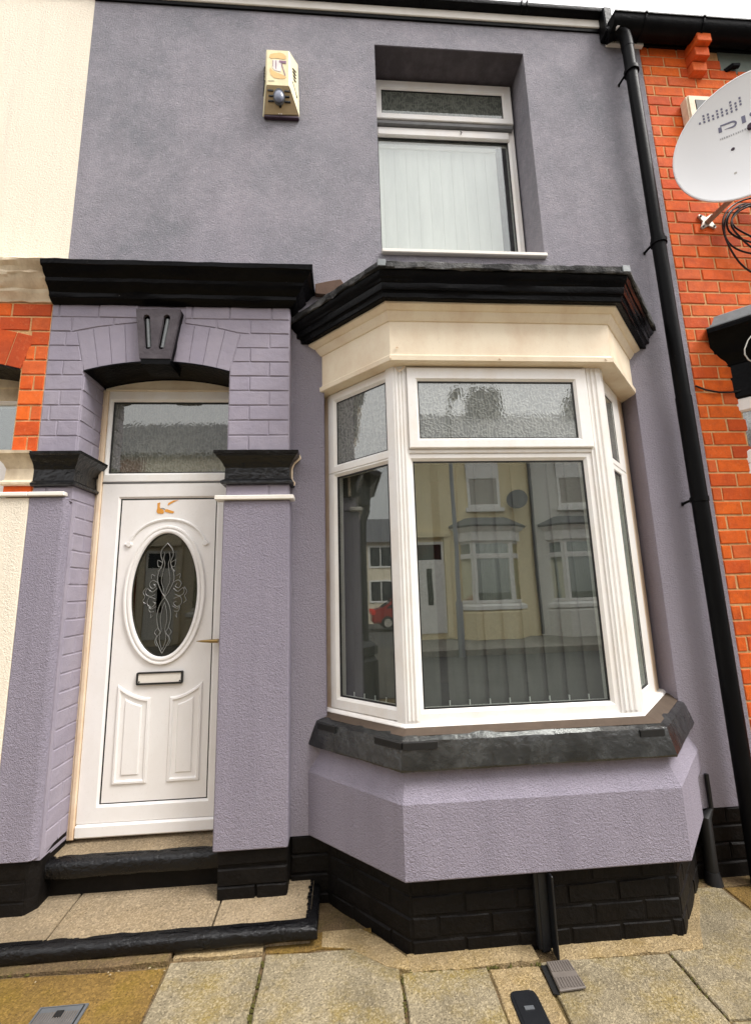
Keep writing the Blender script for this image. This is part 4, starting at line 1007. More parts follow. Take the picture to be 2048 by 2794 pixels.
tag(MB().tube([(2.27, -.006, 2.775), (2.33, -.012, 2.745), (2.42, -.014, 2.727), (2.50, -.012, 2.729), (2.60, -.02, 2.745)], .006, 6).build('cable', 'cable'), 'sagging black cable across orange brick beside the dark bay fascia', 'cable', 'loose cables on the brick wall')
tag(MB().tube([(2.60, -.21, 3.08), (2.55, -.20, 3.05), (2.485, -.20, 2.98), (2.452, -.20, 2.92), (2.447, -.20, 2.885), (2.465, -.20, 2.85), (2.50, -.20, 2.83), (2.58, -.20, 2.82)], .0035, 6).build('cable', 'cable_white'), 'thin white cable looped over the black bay cornice', 'cable', 'loose cables on the brick wall')

# ================================================================== LEFT HOUSE (cream)
lh = thing('terraced_house', 'cream painted neighbouring house at the left edge', 'house', (-3.6, 0, 0))
LX0 = -5.56
mb = MB(); wall(mb, LX0, XP-.001, .0, 5.625, -.001, .26, [(-2.655, -1.78, .12, 2.87), (-5.1, -3.15, .33, 2.73), (-4.6, -3.5, 3.70, 5.37)]); mb.build('wall', 'render_cream', lh)
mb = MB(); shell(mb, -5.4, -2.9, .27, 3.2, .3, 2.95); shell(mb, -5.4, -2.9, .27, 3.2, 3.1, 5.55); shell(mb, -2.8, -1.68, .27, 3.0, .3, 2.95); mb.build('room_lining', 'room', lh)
mb = MB(); mb.prism([(.03, 5.63), (3.3, 8.0), (6.7, 5.62)], LX0, XP, 'yz'); mb.build('roof', 'slate', lh)
mb = MB(); mb.box(LX0, XP, -.021, -.002, 5.628, 5.697); mb.build('eaves_trim', 'trim', lh)
# surround
cL = -2.218; XA, XB2 = -2.655, -1.780
def archL(x, r=1.62): return 2.868-1.62+math.sqrt(r*r-(x-cL)**2)
XS2 = 2*cL-XP
outl = [(XS2, 2.05), (XA, 2.05)]+[(XA+(XB2-XA)*i/12, archL(XA+(XB2-XA)*i/12)) for i in range(13)]+[(XB2, 2.05), (XP-.001, 2.05), (XP-.001, 3.225), (XS2, 3.225)]
mb = MB(); mb.plate(outl, [], SY+.006, -.001); ls_ = mb.build('door_surround', 'mortar', lh)
def lput1(a, b, zc, h): put_brick(ls_, (a+b)/2, SY+rnd.uniform(-.0015, .0015), zc, round(b-a-.010, 3), round(h, 4), .03, 'brick')
def lput(a, b, zc, h=PT-.010):
    lput1(a, b, zc, h); lput1(2*cL-b, 2*cL-a, zc, h)
def lpoly(poly, mat='brick', nm='brick', y=SY):
    mb = MB(); c = [sum(p[i] for p in poly)/len(poly) for i in (0, 1)]
    o = [(c[0]+(p[0]-c[0])*.94, c[1]+(p[1]-c[1])*.94) for p in poly]
    mb.prism(o, y, SY+.03); mb.build(nm, mat, ls_, bevel=.003)
for a, b in ((-2.10, -1.865), (-1.865, XP)): lput(a, b, (3.222+ZS)/2, 3.222-ZS-.01)
for k, cu in ((1, [-2.1, -1.93, -1.755, XP]), (2, [-1.745, XP]), (3, [-1.765, -1.715, XP]), (4, [-1.778, XP])):
    zc = ZS-(k-.5)*PT
    for a, b in zip(cu[:-1], cu[1:]): lput(a, b, zc)
for k in range(5, 10):
    zc = ZS-(k-.5)*PT; cu = [XB2, -1.705, XP] if k % 2 else [XB2, XP]
    for a, b in zip(cu[:-1], cu[1:]): lput(a, b, zc)
lput(-1.80, XP, 2.115, .05)
def rad(x, r): dx, dz = x-cL, archL(x)-(2.868-1.62); q = r/math.hypot(dx, dz); return (cL+dx*q, 2.868-1.62+dz*q)
for i in range(10):
    x1 = XB2-.0875*i; x0 = x1-.0875
    if i in (4, 5): continue
    lpoly([rad(x0, 1.62), rad(x1, 1.62), rad(x1, 1.84), rad(x0, 1.84)])
lpoly([(cL-.083, 2.85), (cL+.083, 2.85), (cL+.125, 3.16), (cL-.125, 3.16)], 'cream_stone', 'keystone', SY-.05)
vs = []; mb = MB()
for i in range(13):
    x = XA+(XB2-XA)*i/12; vs += [(x, SY, archL(x)-.002), (x, .145, archL(x)-.002), (x, .145, archL(x)+.03), (x, SY, archL(x)+.006)]
mb.add(vs, [(4*i+j, 4*i+4+j, 4*i+4+(j+1) % 4, 4*i+(j+1) % 4) for i in range(12) for j in range(4)]); mb.build('arch_soffit', 'black', ls_)
MB().box(XB2+.001, XB2+.06, SY+.012, .145, .12, 2.80).build('jamb', 'brick_red_end', ls_)
cornL = [(-.05, 3.226), (.006, 3.226), (.012, 3.240), (.030, 3.262), (.040, 3.270), (.040, 3.282), (.050, 3.290), (.066, 3.312), (.080, 3.328), (.086, 3.340), (.092, 3.352), (.086, 3.366), (.098, 3.384), (.118, 3.402), (.122, 3.416), (.108, 3.428), (-.05, 3.452)]
mb = MB(); mb.wobble([(XS2, .0), (XS2, SY), (XP+.002, SY)], cornL, .04, .002); mb.build('door_cornice', 'cream_stone', lh, smooth=24, jit=.004)
mb = MB(); mb.sweep([(XB2, .12), (XB2, SY), (XP+.001, SY)][::1], [(o, z+.006) for o, z in capi], True); mb.build('capital', 'cream_stone', lh, smooth=28, jit=.0016)
mb = MB(); mb.box(-2.2+.25, XP-.001, -.130, -.09, 2.077, 2.100); mb.build('drip_strip', 'trim', lh, bevel=.004)
mb = MB(); mb.sweep([(XS2, -.001), (XS2, SY), (XA, SY), (XA, .12)], [(o, z+.006) for o, z in capi], True); mb.build('capital', 'cream_stone', lh, smooth=28)
mb = MB(); mb.box(XS2, XA+.0, -.112, .0, .345, 2.072); mb.build('pier', 'render_cream', lh, bevel=.004)
mb = MB(); mb.box(XS2, XA+.0, SY, .0, .06, .345); mb.build('plinth', 'black_brick', lh)
mb = MB(); mb.box(XA, -1.86, .01, .16, .11, .318); mb.build('threshold_stone', 'step', lh, bevel=.006)
mb = MB(); mb.box(-1.85, XP-.001, -.112, .0, .345, 2.072); mb.build('pier', 'render_cream', lh, bevel=.004)
mb = MB(); mb.box(-1.85, XP-.001, SY, .0, .09, .345); mb.build('plinth', 'black_brick', lh)
mb = MB(); mb.box(-2.62, -1.902, DY-.006, DY+.05, 2.722, 2.86); mb.box(-2.66, -1.785, DY-.012, DY-.0065, 2.80, 2.90); mb.build('head_infill', 'cream_stone', lh)
mb = MB(); ring(mb, DP, (-2.62, -1.90, .33, 2.84), (-2.55, -1.945, 2.42, 2.70), 0, .06); ld = mb.build('front_door', 'upvc_door', lh)
pane(DP, (-2.55, -1.945, 2.42, 2.70), .02, 'glass', ld)
mb = MB(); mb.box(-2.55, -1.945, DY+.01, DY+.05, .40, 2.415); mb.build('door_leaf', 'upvc_door', ld)
# its bay, seen mirrored in the glass
def far_bay(parent, xb, xc, yf, xf, wallm, roofm='slate', ytop=3.19, zb=.33, cream='white_far', frame='white_far'):
    p = bay_path(xb, xc, yf, yend=.05)
    mb = MB(xf); mb.sweep(p, [(-.2, zb-.4), (.0, zb-.4), (.0, .66+zb-.33), (-.05, .72+zb-.33), (-.2, .72+zb-.33)], True); b = mb.build('bay_window', wallm, parent)
    dz = zb-.33
    mb = MB(xf); mb.sweep(p, [(-.2, .74+dz), (.0, .74+dz), (.0, .84+dz), (-.09, .90+dz), (-.2, .90+dz)], True); mb.sweep(p, [(-.2, 2.70+dz), (-.05, 2.70+dz), (-.05, 2.96+dz), (.03, 3.04+dz), (.06, 3.1+dz), (-.2, 3.1+dz)], True); mb.build('fascia', cream, b)
    mb = MB(xf); mb.sweep(p, [(-.2, 3.10+dz), (.10, 3.10+dz), (.12, 3.15+dz), (.08, 3.18+dz), (-.28, ytop+.22+dz), (-.30, 3.10+dz)], True); rf_ = mb.build('bay_roof', roofm, b)
    # frames
    q = lambda s: s
    f1 = flat(yf+.11); mb = MB(xf); x0, x1 = xb+.05, xc-.05
    ring(mb, f1, (x0, x1, .91+dz, 2.25+dz), (x0+.09, x1-.09, 1.0+dz, 2.18+dz), 0, .06); ring(mb, f1, (x0, x1, 2.25+dz, 2.70+dz), (x0+.09, x1-.09, 2.33+dz, 2.62+dz), 0, .06)
    for sg, xx in ((-1, x0), (1, x1)):
        F = facet(xx, yf+.11, R(45)) if sg > 0 else facet(xx-.44, yf+.11+.44, R(-45))
        ring(mb, F, (.02, .60, .91+dz, 2.25+dz), (.10, .52, 1.0+dz, 2.18+dz), 0, .06); ring(mb, F, (.02, .60, 2.25+dz, 2.70+dz), (.10, .52, 2.33+dz, 2.62+dz), 0, .06)
    fr = mb.build('frame', frame, b)
    mb = MB(xf); mb.box(x0+.09, x1-.09, yf+.13, yf+.135, 1.0+dz, 2.62+dz)
    for sg, xx in ((-1, x0), (1, x1)):
        F = facet(xx, yf+.11, R(45)) if sg > 0 else facet(xx-.44, yf+.11+.44, R(-45)); lbox(mb, F, .10, .52, .02, .025, 1.0+dz, 2.62+dz)
    mb.build('pane', 'glass', b)
    mb = MB(xf)
    n = 26
    for i in range(n):
        xa = x0+.1+(x1-x0-.2)*i/n; xb_ = x0+.1+(x1-x0-.2)*(i+1)/n; dd = .03 if i % 2 else 0
        mb.add([(xa, yf+.2+dd, 1.0+dz), (xb_, yf+.23-dd, 1.0+dz), (xb_, yf+.23-dd, 2.65+dz), (xa, yf+.2+dd, 2.65+dz)], [(0, 1, 2, 3)])
    mb.build('curtain', 'curtain', b)
    return b
far_bay(lh, -4.77, -3.49, -.436, None, 'cover_black', cream='cover_black', frame='cover_black')

# ================================================================== things fixed to the walls
# alarm box
al = thing('alarm_box', 'aged cream wedge shaped burglar alarm box high on the lilac wall', 'alarm box', (-.36, 0, 4.58))
def alp(d): return d
# body: back plate at wall, front facet, chamfered sides; sloping under face with strobe
xa0, xa1, xb0, xb1 = -.492, -.248, -.461, -.311
zt, zb_, zk = 5.137, 4.585, 4.845
D = .092
V = [(xa0+.012, -.012, 5.14), (xa1-.012, -.012, 5.14), (xa1, -.010, 4.70), (xa0, -.010, 4.69),       # back
     (xb0, -D, 5.137), (xb1, -D, 5.137), (xb1+.004, -D, zk), (xb0+.004, -D, zk), (xa0+.009, -.022, 4.690), (xa1-.001, -.022, 4.700)]
mb = MB(); mb.add(V, [(4, 5, 6, 7), (0, 1, 5, 4), (0, 4, 7, 8, 3), (1, 2, 9, 6, 5), (3, 8, 9, 2)]); bd_ = mb.build('casing', 'alarm', al, bevel=.004)
mb = MB(); e1 = .0015
n_ = Vector((0, -.26, -.04)).normalized()
mb.add([(xb0+.006, -D-.002, zk-.002), (xb1+.002, -D-.002, zk-.002), (xa1-.006, -.026, 4.702), (xa0+.014, -.026, 4.692), (xb0+.006, -D+.01, zk), (xb1+.002, -D+.01, zk), (xa1-.006, -.016, 4.708), (xa0+.014, -.016, 4.700)],
       [(0, 1, 2, 3), (0, 1, 5, 4), (1, 2, 6, 5), (2, 3, 7, 6), (3, 0, 4, 7)]); sp = mb.build('sounder_face', 'alarm_front', al)
mb = MB(); mb.box(xa0+.010, xa1-.002, -.024, -.001, 4.676, 4.694); mb.build('back_plate', 'alarm_back', al, bevel=.003)
ax = Vector((-.376, 0, 0))
def slope_pt(x, t): # t 0 at knee .. 1 at bottom
    return Vector((x, -D-.003+(D-.026)*t, zk+(4.695-zk)*t))
mb = MB(); c0 = slope_pt(-.3765, .40); nrm = Vector((0, -.915, -.40)).normalized()
rows_ = []
for i in range(6):
    a = R(90*i/5); rr_ = .034*math.cos(a); hh = .024*math.sin(a)
    ringv = []
    for k in range(18):
        t = 2*math.pi*k/18; ringv.append(c0+Vector((rr_*math.cos(t), 0, rr_*1.5*math.sin(t)))+nrm*(hh+.004))
    rows_.append(ringv)
vs = [p for r_ in rows_ for p in r_]; fs = [(i*18+k, i*18+(k+1) % 18, (i+1)*18+(k+1) % 18, (i+1)*18+k) for i in range(5) for k in range(18)]
mb.add(vs, fs); mb.build('strobe_lens', 'lens_blue', al, smooth=60)
mb = MB(); mb.tube([c0-nrm*.004, c0+nrm*.006], [.040, .037], 20); mb.v = [Vector((p.x, p.y, c0.z+(p.z-c0.z)*1.4)) for p in mb.v]; mb.build('lens_bezel', 'grey_trim', al)
for t, wl, wr in ((.20, .035, .035), (.385, .030, .03), (.56, .035, .036)):
    mb = MB()
    for s0, s1 in ((-.3765-.038-wl, -.3765-.036), (-.3765+.036, -.3765+.038+wr)):
        p = slope_pt(s0, t); q = slope_pt(s1, t); mb.box(p.x, q.x, p.y-.003, p.y+.008, p.z-.005, p.z+.005); mb.build('slot', 'dark', al); mb = MB()
p = slope_pt(-.372, .71); mb = MB(); mb.tube([(p.x, p.y-.003, p.z), (p.x, p.y+.01, p.z)], .009, 10); mb.build('lock_hole', 'dark', al)
p = slope_pt(-.372, 1.0); mb = MB(); mb.box(p.x-.012, p.x-.006, p.y-.003, p.y, p.z-.003, p.z+.003); mb.box(p.x+.003, p.x+.010, p.y-.003, p.y, p.z-.003, p.z+.003); mb.build('screw', 'white_print', al)
# side vents
mb = MB()
def side_pt(t, z, sgn):  # on right or left cheek
    zf = (5.137-z)/(5.137-zk)
    if sgn > 0: return Vector((xb1+(xa1-xb1)*t+.001, -D+(D-.012)*t-.001, z))
    return Vector((xb0+(xa0-xb0)*t-.001, -D+(D-.012)*t-.001, z))
for sgn in (1, -1):
    for i in range(4):
        z = 5.03-.027*i; a = side_pt(.35, z, sgn); b = side_pt(.65, z, sgn)
        mb.tube([a, b], .0035, 5)
    mb.tube([side_pt(.33, 4.915, sgn), side_pt(.75, 4.83, sgn)], .0042, 5)
mb.build('vent_slot', 'dark', al)
# worn logo print: orange swash, white and purple centre
yl = -D-.0008
mb = MB(); flatp(mb, [(-.440, 5.07), (-.436, 5.095), (-.405, 5.108), (-.37, 5.114), (-.345, 5.105), (-.330, 5.085), (-.330, 5.065), (-.345, 5.060), (-.40, 5.066), (-.425, 5.060)], yl); mb.build('logo_print', 'orange_pale', al)
mb = MB(); flatp(mb, [(-.436, 4.965), (-.43, 4.93), (-.41, 4.905), (-.375, 4.898), (-.338, 4.900), (-.328, 4.915), (-.350, 4.932), (-.385, 4.945), (-.42, 4.965), (-.432, 4.985)], yl); mb.build('logo_print', 'orange_pale', al)
mb = MB(); flatp(mb, [(-.418, 5.05), (-.418, 4.985), (-.405, 4.965), (-.362, 4.955), (-.360, 5.05)], yl); mb.build('logo_print', 'white_print', al)
mb = MB(); flatp(mb, [(-.375, 5.048), (-.375, 5.032), (-.330, 5.022), (-.328, 5.045)], yl-.0008); mb.build('logo_print', 'purple_print', al)
mb = MB(); flatp(mb, [(-.365, 5.03), (-.358, 5.03), (-.332, 4.93), (-.336, 4.925)], yl-.0008); mb.build('logo_print', 'purple_print', al)
mb = MB(); flatp(mb, [(-.398, 5.045), (-.393, 5.045), (-.393, 4.975), (-.398, 4.98)], yl-.0008); mb.build('logo_print', 'purple_print', al)
mb = MB(); flatp(mb, [(-.417, 5.045), (-.414, 5.045), (-.414, 4.995), (-.417, 4.998)], yl-.0008); mb.build('logo_print', 'purple_print', al)
mb = MB(); flatp(mb, [(-.447, 4.878), (-.405, 4.880), (-.405, 4.877), (-.447, 4.875)], yl); mb.build('logo_print', 'grey_trim', al)

# drainpipe
dp = thing('drainpipe', 'tall black drainpipe down the right edge of the lilac house', 'drainpipe', (2.105, -.085, 0))
mb = MB(); mb.tube([(2.03, -.085, 5.50), (2.07, -.086, 5.485), (2.098, -.086, 5.455), (2.104, -.085, 5.41), (2.106, -.085, 5.34)], [.040]*5, 14); mb.build('elbow', 'pipe', dp, smooth=50)
mb = MB(); mb.tube([(2.106, -.085, 5.37), (2.106, -.085, 3.74)], .038, 18); mb.tube([(2.106, -.085, 3.79), (2.108, -.085, 2.60)], .041, 18); mb.tube([(2.108, -.085, 2.66), (2.112, -.085, -.03)], .044, 18); mb.build('pipe', 'pipe', dp, smooth=50)
for z in (5.14, 3.747, 2.016):
    mb = MB(); mb.tube([(2.107, -.085, z-.014), (2.107, -.085, z+.014)], .049, 18); mb.build('clip', 'pipe', dp, bevel=.002) if False else None
    mb.tube([(2.075, -.06, z), (2.062, -.004, z-.012)], .008, 8); mb.tube([(2.068, -.004, z-.012), (2.058, -.001, z-.012)], .012, 8)
    mb.build('clip', 'pipe', dp, smooth=50)
mb = MB(); mb.tube([(1.985, -.05, 5.50), (2.04, -.07, 5.515), (2.06, -.075, 5.50)], .048, 12); mb.build('gutter_outlet', 'iron', dp, smooth=50)
mb = MB(); mb.tube([(2.000, -.10, 5.485), (2.015, -.115, 5.50), (2.03, -.115, 5.475)], .016, 8); mb.build('sealant', 'white_print', dp, smooth=50)

# satellite dish
A_ = R(-44); n_d = Vector((math.sin(A_), -math.cos(A_), 0)); u_d = Vector((.71934, -.69466, 0)); v_d = Vector((0, 0, 1)); c_d = Vector((2.555, -.378, 4.286))
ds = thing('satellite_dish', 'large off white satellite dish mounted on the orange brick wall', 'satellite dish', (2.555, 0, 4.0))
ra, rb = .385, .42
def dpt(u, v, o=0): return c_d+u_d*u+v_d*v+n_d*o
def depth(u, v): q = (u/ra)**2+(v/rb)**2; return -.075*(1-q)
mb = MB(); vs = [dpt(0, 0, depth(0, 0))]; fs = []; n = 56; m = 9
for i in range(1, m+1):
    for k in range(n):
        t = 2*math.pi*k/n; u = ra*i/m*math.cos(t); v = rb*i/m*math.sin(t); vs.append(dpt(u, v, depth(u, v)))
for k in range(n): fs.append((0, 1+k, 1+(k+1) % n))
for i in range(m-1):
    for k in range(n): a = 1+i*n; fs.append((a+k, a+(k+1) % n, a+n+(k+1) % n, a+n+k))
b0 = len(vs)
for k in range(n): t = 2*math.pi*k/n; vs.append(dpt(ra*math.cos(t), rb*math.sin(t), -.012))
for k in range(n): a = 1+(m-1)*n; fs.append((a+k, a+(k+1) % n, b0+(k+1) % n, b0+k))
vs2 = len(vs)
for i in range(1, m+1):
    for k in range(n):
        t = 2*math.pi*k/n; u = ra*i/m*math.cos(t)*.995; v = rb*i/m*math.sin(t)*.995; vs.append(dpt(u, v, depth(u, v)-.010))
for i in range(m-1):
    for k in range(n): a = vs2+i*n; fs.append((a+k, a+n+k, a+n+(k+1) % n, a+(k+1) % n))
mb.add(vs, fs); refl_ = mb.build('reflector', 'dish', ds, smooth=40)
mb = MB(); mb.tube([dpt(ra*math.cos(2*math.pi*k/n), rb*math.sin(2*math.pi*k/n), -.006) for k in range(n)], .0075, 6, closed=True); mb.build('rim', 'dish', ds, smooth=60)
def dflat(mb, poly, lift=.0025):
    vs = [dpt(u, v, depth(u, v)+lift) for u, v in poly]; k = len(poly)
    vs += [dpt(u, v, depth(u, v)+lift-.002) for u, v in poly]; mb.add(vs, [tuple(range(k))]+[(i, (i+1) % k, k+(i+1) % k, k+i) for i in range(k)])
sk = lambda x, y: (-.125+x-.0*y, .150+y-.105*x)     # print axes (the dish is turned slightly)
mb = MB()
for r_i, row in enumerate(('1111111110', '0111111111', '0110110111', '0000000110'.replace('110', '101'))):
    for c_i, ch in enumerate(row):
        if ch == '1':
            x = -.085+.0235*c_i; y = .105+.0195*r_i; u, v = sk(x, y); dflat(mb, [(u-.005, v-.006), (u+.005, v-.007), (u+.005, v+.005), (u-.005, v+.006)])
mb.build('dot_print', 'dish_print', refl_)
mb = MB()
def letter(polys):
    for pl_ in polys: dflat(mb, [sk(*p) for p in pl_])
letter([[(.0, .0), (.017, .0), (.017, .034), (.0, .034)]])                                   # P stem
bowl_o = [(.012, .046), (.065, .046)]+[(.068+.026*math.cos(R(a)), .023+.023*math.sin(R(a))) for a in range(80, -81, -16)]+[(.03, .0)]
bowl_i = [(.03, .010)]+[(.066+.018*math.cos(R(a)), .023+.013*math.sin(R(a))) for a in range(-80, 81, 16)]+[(.012, .038)]
for i in range(len(bowl_o)-1):
    j = len(bowl_i)-1-i
    if i+1 < len(bowl_o) and j-1 >= 0: letter([[bowl_o[i], bowl_o[i+1], bowl_i[max(j-1, 0)], bowl_i[max(j, 0)]]])
letter([[(.118, .0), (.137, .0), (.137, .046), (.118, .046)]])                              # I
def arcp(cx_, cy_, r, a0, a1, w_, k=8):
    for i in range(k):
        a, b = R(a0+(a1-a0)*i/k), R(a0+(a1-a0)*(i+1)/k)
        letter([[(cx_+r*math.cos(a), cy_+r*.8*math.sin(a)), (cx_+r*math.cos(b), cy_+r*.8*math.sin(b)), (cx_+(r-w_)*math.cos(b), cy_+(r-w_)*.8*math.sin(b)), (cx_+(r-w_)*math.cos(a), cy_+(r-w_)*.8*math.sin(a))]])
arcp(.175, .034, .018, 60, 270, .009); arcp(.175, .012, .018, 90, -120, .009)                   # S
mb.build('brand_print', 'dish_print', refl_)
mb = MB(); x = -.001
while x < .15:
    w_ = rnd.uniform(.004, .010); dflat(mb, [sk(x, -.050), sk(x+w_, -.050), sk(x+w_, -.040), sk(x, -.040)]); x += w_+rnd.uniform(.003, .008)
mb.build('small_print', 'dish_print_pale', refl_)
mb = MB(); p = dpt(-.073, -.001, depth(-.073, 0)); mb.tube([p-n_d*.004, p+n_d*.003], .010, 10); p = dpt(.027, .086, depth(.027, .086)); mb.tube([p-n_d*.004, p+n_d*.02], .017, 10); mb.build('bolt', 'alarm_back', ds)
mb = MB(); p = dpt(-.084, -.189, depth(-.084, -.189)); mb.tube([p-n_d*.004, p+n_d*.003], .008, 8); mb.build('bolt', 'steel', ds)
mb = MB(); mb.tube([(2.55, -.008, 3.985), (2.60, -.09, 4.03), (2.68, -.20, 4.10), (2.70, -.26, 4.16), (2.66, -.29, 4.26)], .019, 10); mb.build('arm', 'arm', ds, smooth=50)
mb = MB(); poly = []
for i in range(4):
    a = R(45+90*i+4); poly += [(2.553+.075*math.cos(a-.12), 3.997+.075*math.sin(a-.12)), (2.553+.075*math.cos(a+.12), 3.997+.075*math.sin(a+.12)), (2.553+.034*math.cos(a+R(45)), 3.997+.034*math.sin(a+R(45)))]
mb.prism(poly, -.012, .0); mb.build('wall_plate', 'steel', ds, bevel=.002)
mb = MB()
for i in range(4): a = R(49+90*i); mb.tube([(2.553+.058*math.cos(a), -.018, 3.997+.058*math.sin(a)), (2.553+.058*math.cos(a), -.01, 3.997+.058*math.sin(a))], .008, 6)
mb.build('bolt', 'dark', ds)
mb = MB(); q0 = dpt(0, -.40, -.01); q1 = dpt(.05, -.36, .38); mb.tube([q0, q1], .012, 8); mb.tube([q1, q1+v_d*.05-n_d*.09], .028, 12); mb.build('feed_arm', 'steel', ds, smooth=50)
# cable coil
cc = thing('cable_coil', 'loops of black cable hanging below the satellite dish', 'cable', (2.85, -.06, 3.9))
for k, (cx_, cz_, rx, rz_, y) in enumerate(((2.86, 3.90, .235, .20, -.05), (2.87, 3.94, .215, .165, -.056), (2.88, 3.95, .19, .14, -.062), (2.87, 3.90, .20, .17, -.068), (2.90, 3.86, .285, .30, -.045))):
    mb = MB(); mb.tube([(cx_+rx*math.cos(2*math.pi*i/40), y-.012*math.sin(3*2*math.pi*i/40+k), cz_+rz_*math.sin(2*math.pi*i/40)) for i in range(40)], .0062, 6, closed=True); mb.build('loop', 'cable', cc, smooth=60)
# cream box behind the dish
jb = thing('wall_box', 'cream plastic box on orange brick half hidden by the satellite dish', 'wall box', (2.62, 0, 4.7))
mb = MB(); mb.box(2.505, 2.76, -.075, .0, 4.72, 4.985); mb.build('casing', 'cream_stone', jb, bevel=.012, seg=2)
mb = MB(); mb.box(2.56, 2.70, -.079, -.07, 4.80, 4.94); mb.build('recess', 'dark', jb, bevel=.004)

# pipes at the foot of the bay
vp = thing('waste_pipe', 'short black pipe standing against the middle of the bay plinth', 'pipe', (.832, -.40, 0))
mb = MB(); mb.box(.802, .862, -.412, -.362, .005, .325); mb.build('channel', 'cover_black', vp, bevel=.014, seg=3)
mb = MB(); mb.box(.858, .866, -.455, -.40, .006, .32); mb.build('flange', 'cover_black', vp, bevel=.003)
sp_ = thing('waste_pipe', 'black pipe in the slot at the right end of the bay', 'pipe', (1.90, -.035, 0))
mb = MB(); mb.tube([(1.957, -.014, .50), (1.957, -.014, .33), (1.90, -.034, .30), (1.895, -.034, .02)], [.011, .011, .028, .030], 14); mb.build('pipe', 'dark', sp_, smooth=50)  # pipe below; thin upper length is black to paint in the slit's shade
mb = MB(); mb.tube([(1.895, -.034, .045), (1.895, -.038, -.012)], [.033, .042], 14); mb.build('shoe', 'cover_black', sp_, smooth=50)

# covers in the pavement
def cover_loc(x, y): return (x, y, gz(x))
c1 = thing('drain_cover', 'ribbed grey brown drain cover below the bay, lifted at one edge', 'drain cover', cover_loc(.845, -.535))
P4 = [(.800, -.468), (.895, -.466), (.899, -.598), (.792, -.604)]
mb = MB(); mb.prism(P4, gz(.85)+.008, gz(.85)+.016, 'xy'); mb.build('lid', 'cover_grey', c1, bevel=.002)
mb = MB()
for i in range(9):
    t = (i+.5)/9; x0 = P4[0][0]+(P4[1][0]-P4[0][0])*t; x1 = P4[3][0]+(P4[2][0]-P4[3][0])*t
    z = gz(.85)+.0155
    for ya, yb in ((-.474, -.522), (-.548, -.594)):
        fx = lambda y: x0+(x1-x0)*((y+.467)/(-.135))
        mb.add([(fx(ya)-.003, ya, z), (fx(ya)+.003, ya, z), (fx(yb)+.003, yb, z), (fx(yb)-.003, yb, z), (fx(ya)-.002, ya, z+.003), (fx(ya)+.002, ya, z+.003), (fx(yb)+.002, yb, z+.003), (fx(yb)-.002, yb, z+.003)], [(4, 5, 6, 7), (0, 1, 5, 4), (1, 2, 6, 5), (2, 3, 7, 6), (3, 0, 4, 7)])
tag(mb.build('rib', 'cover_grey', c1), kind='stuff')
mb = MB(); mb.prism([(.776, -.470), (.800, -.47), (.792, -.608), (.768, -.600)], gz(.8)+.0005, gz(.8)+.004, 'xy'); mb.build('gap', 'dark', c1)
c2 = thing('stop_tap_cover', 'small black rectangular tap cover set in sandy mortar', 'tap cover', cover_loc(.653, -.66))
mb = MB(); z = gz(.65); rr2 = [(.653+.052*math.copysign(abs(math.cos(R(a)))**.35, math.cos(R(a))), -.665+.092*math.copysign(abs(math.sin(R(a)))**.35, math.sin(R(a)))) for a in range(0, 360, 12)]
mb.prism(rr2, z-.006, z+.003, 'xy'); mb.build('frame', 'cover_black', c2, bevel=.002)
mb = MB(); mb.box(.612, .694, -.742, -.592, z+.002, z+.005); mb.build('lid', 'cover_black', c2, bevel=.002)
mb = MB(); mb.box(.635, .67, -.66, -.645, z+.0045, z+.0075); mb.build('lifting_slot', 'cover_blue', c2)
c3 = thing('meter_cover', 'slate grey metal box cover in the brown slab', 'meter cover', cover_loc(-1.063, -.56))
z = gz(-1.063)
mb = MB(); mb.box(-1.150, -.975, -.625, -.492, z-.006, z+.002); mb.build('frame', 'cover_blue', c3, bevel=.002)
mb = MB(); mb.box(-1.140, -.985, -.618, -.500, z+.001, z+.0035); mb.build('gap', 'dark', c3)
mb = MB(); mb.box(-1.137, -.989, -.616, -.504, z+.003, z+.006); lid = mb.build('lid', 'cover_blue', c3, bevel=.0015)
mb = MB()
for i in range(16): x = -1.13+.134*i/15; mb.box(x-.0018, x+.0018, -.612, -.528, z+.0055, z+.0085)
tag(mb.build('rib', 'cover_grey', lid), kind='stuff')
mb = MB(); mb.box(-1.072, -1.046, -.550, -.524, z+.006, z+.0095); mb.build('keyhole', 'dark', lid)

# litter, moss, bare mortar crumbs
mb = MB()
for i in range(46):
    x = rnd.uniform(-1.75, 2.1); y = -.33+rnd.uniform(-.05, .02) if x < .1 else -.46+rnd.uniform(-.05, .03)
    if rnd.random() < .45: y = rnd.uniform(-.8, -.35)
    if x > 1.5 and y > -.3: y = -.35
    if .1 < x < 1.5: y = min(y, -.47)
    a = rnd.uniform(0, 3.1); l_ = rnd.uniform(.002, .0065); w_ = rnd.uniform(.001, .0028); c, s_ = math.cos(a), math.sin(a); z = gz(x)+.002
    mb.add([(x+c*l_-s_*w_, y+s_*l_+c*w_, z), (x-c*l_-s_*w_, y-s_*l_+c*w_, z+.002), (x-c*l_+s_*w_, y-s_*l_-c*w_, z+.003), (x+c*l_+s_*w_, y+s_*l_-c*w_, z+.001), (x, y, z+.005)], [(0, 1, 4), (1, 2, 4), (2, 3, 4), (3, 0, 4)])
tag(mb.build('litter', 'leaf'), 'dry crumbs and leaf scraps scattered along the slab joints', 'litter', kind='stuff')
mb = MB()
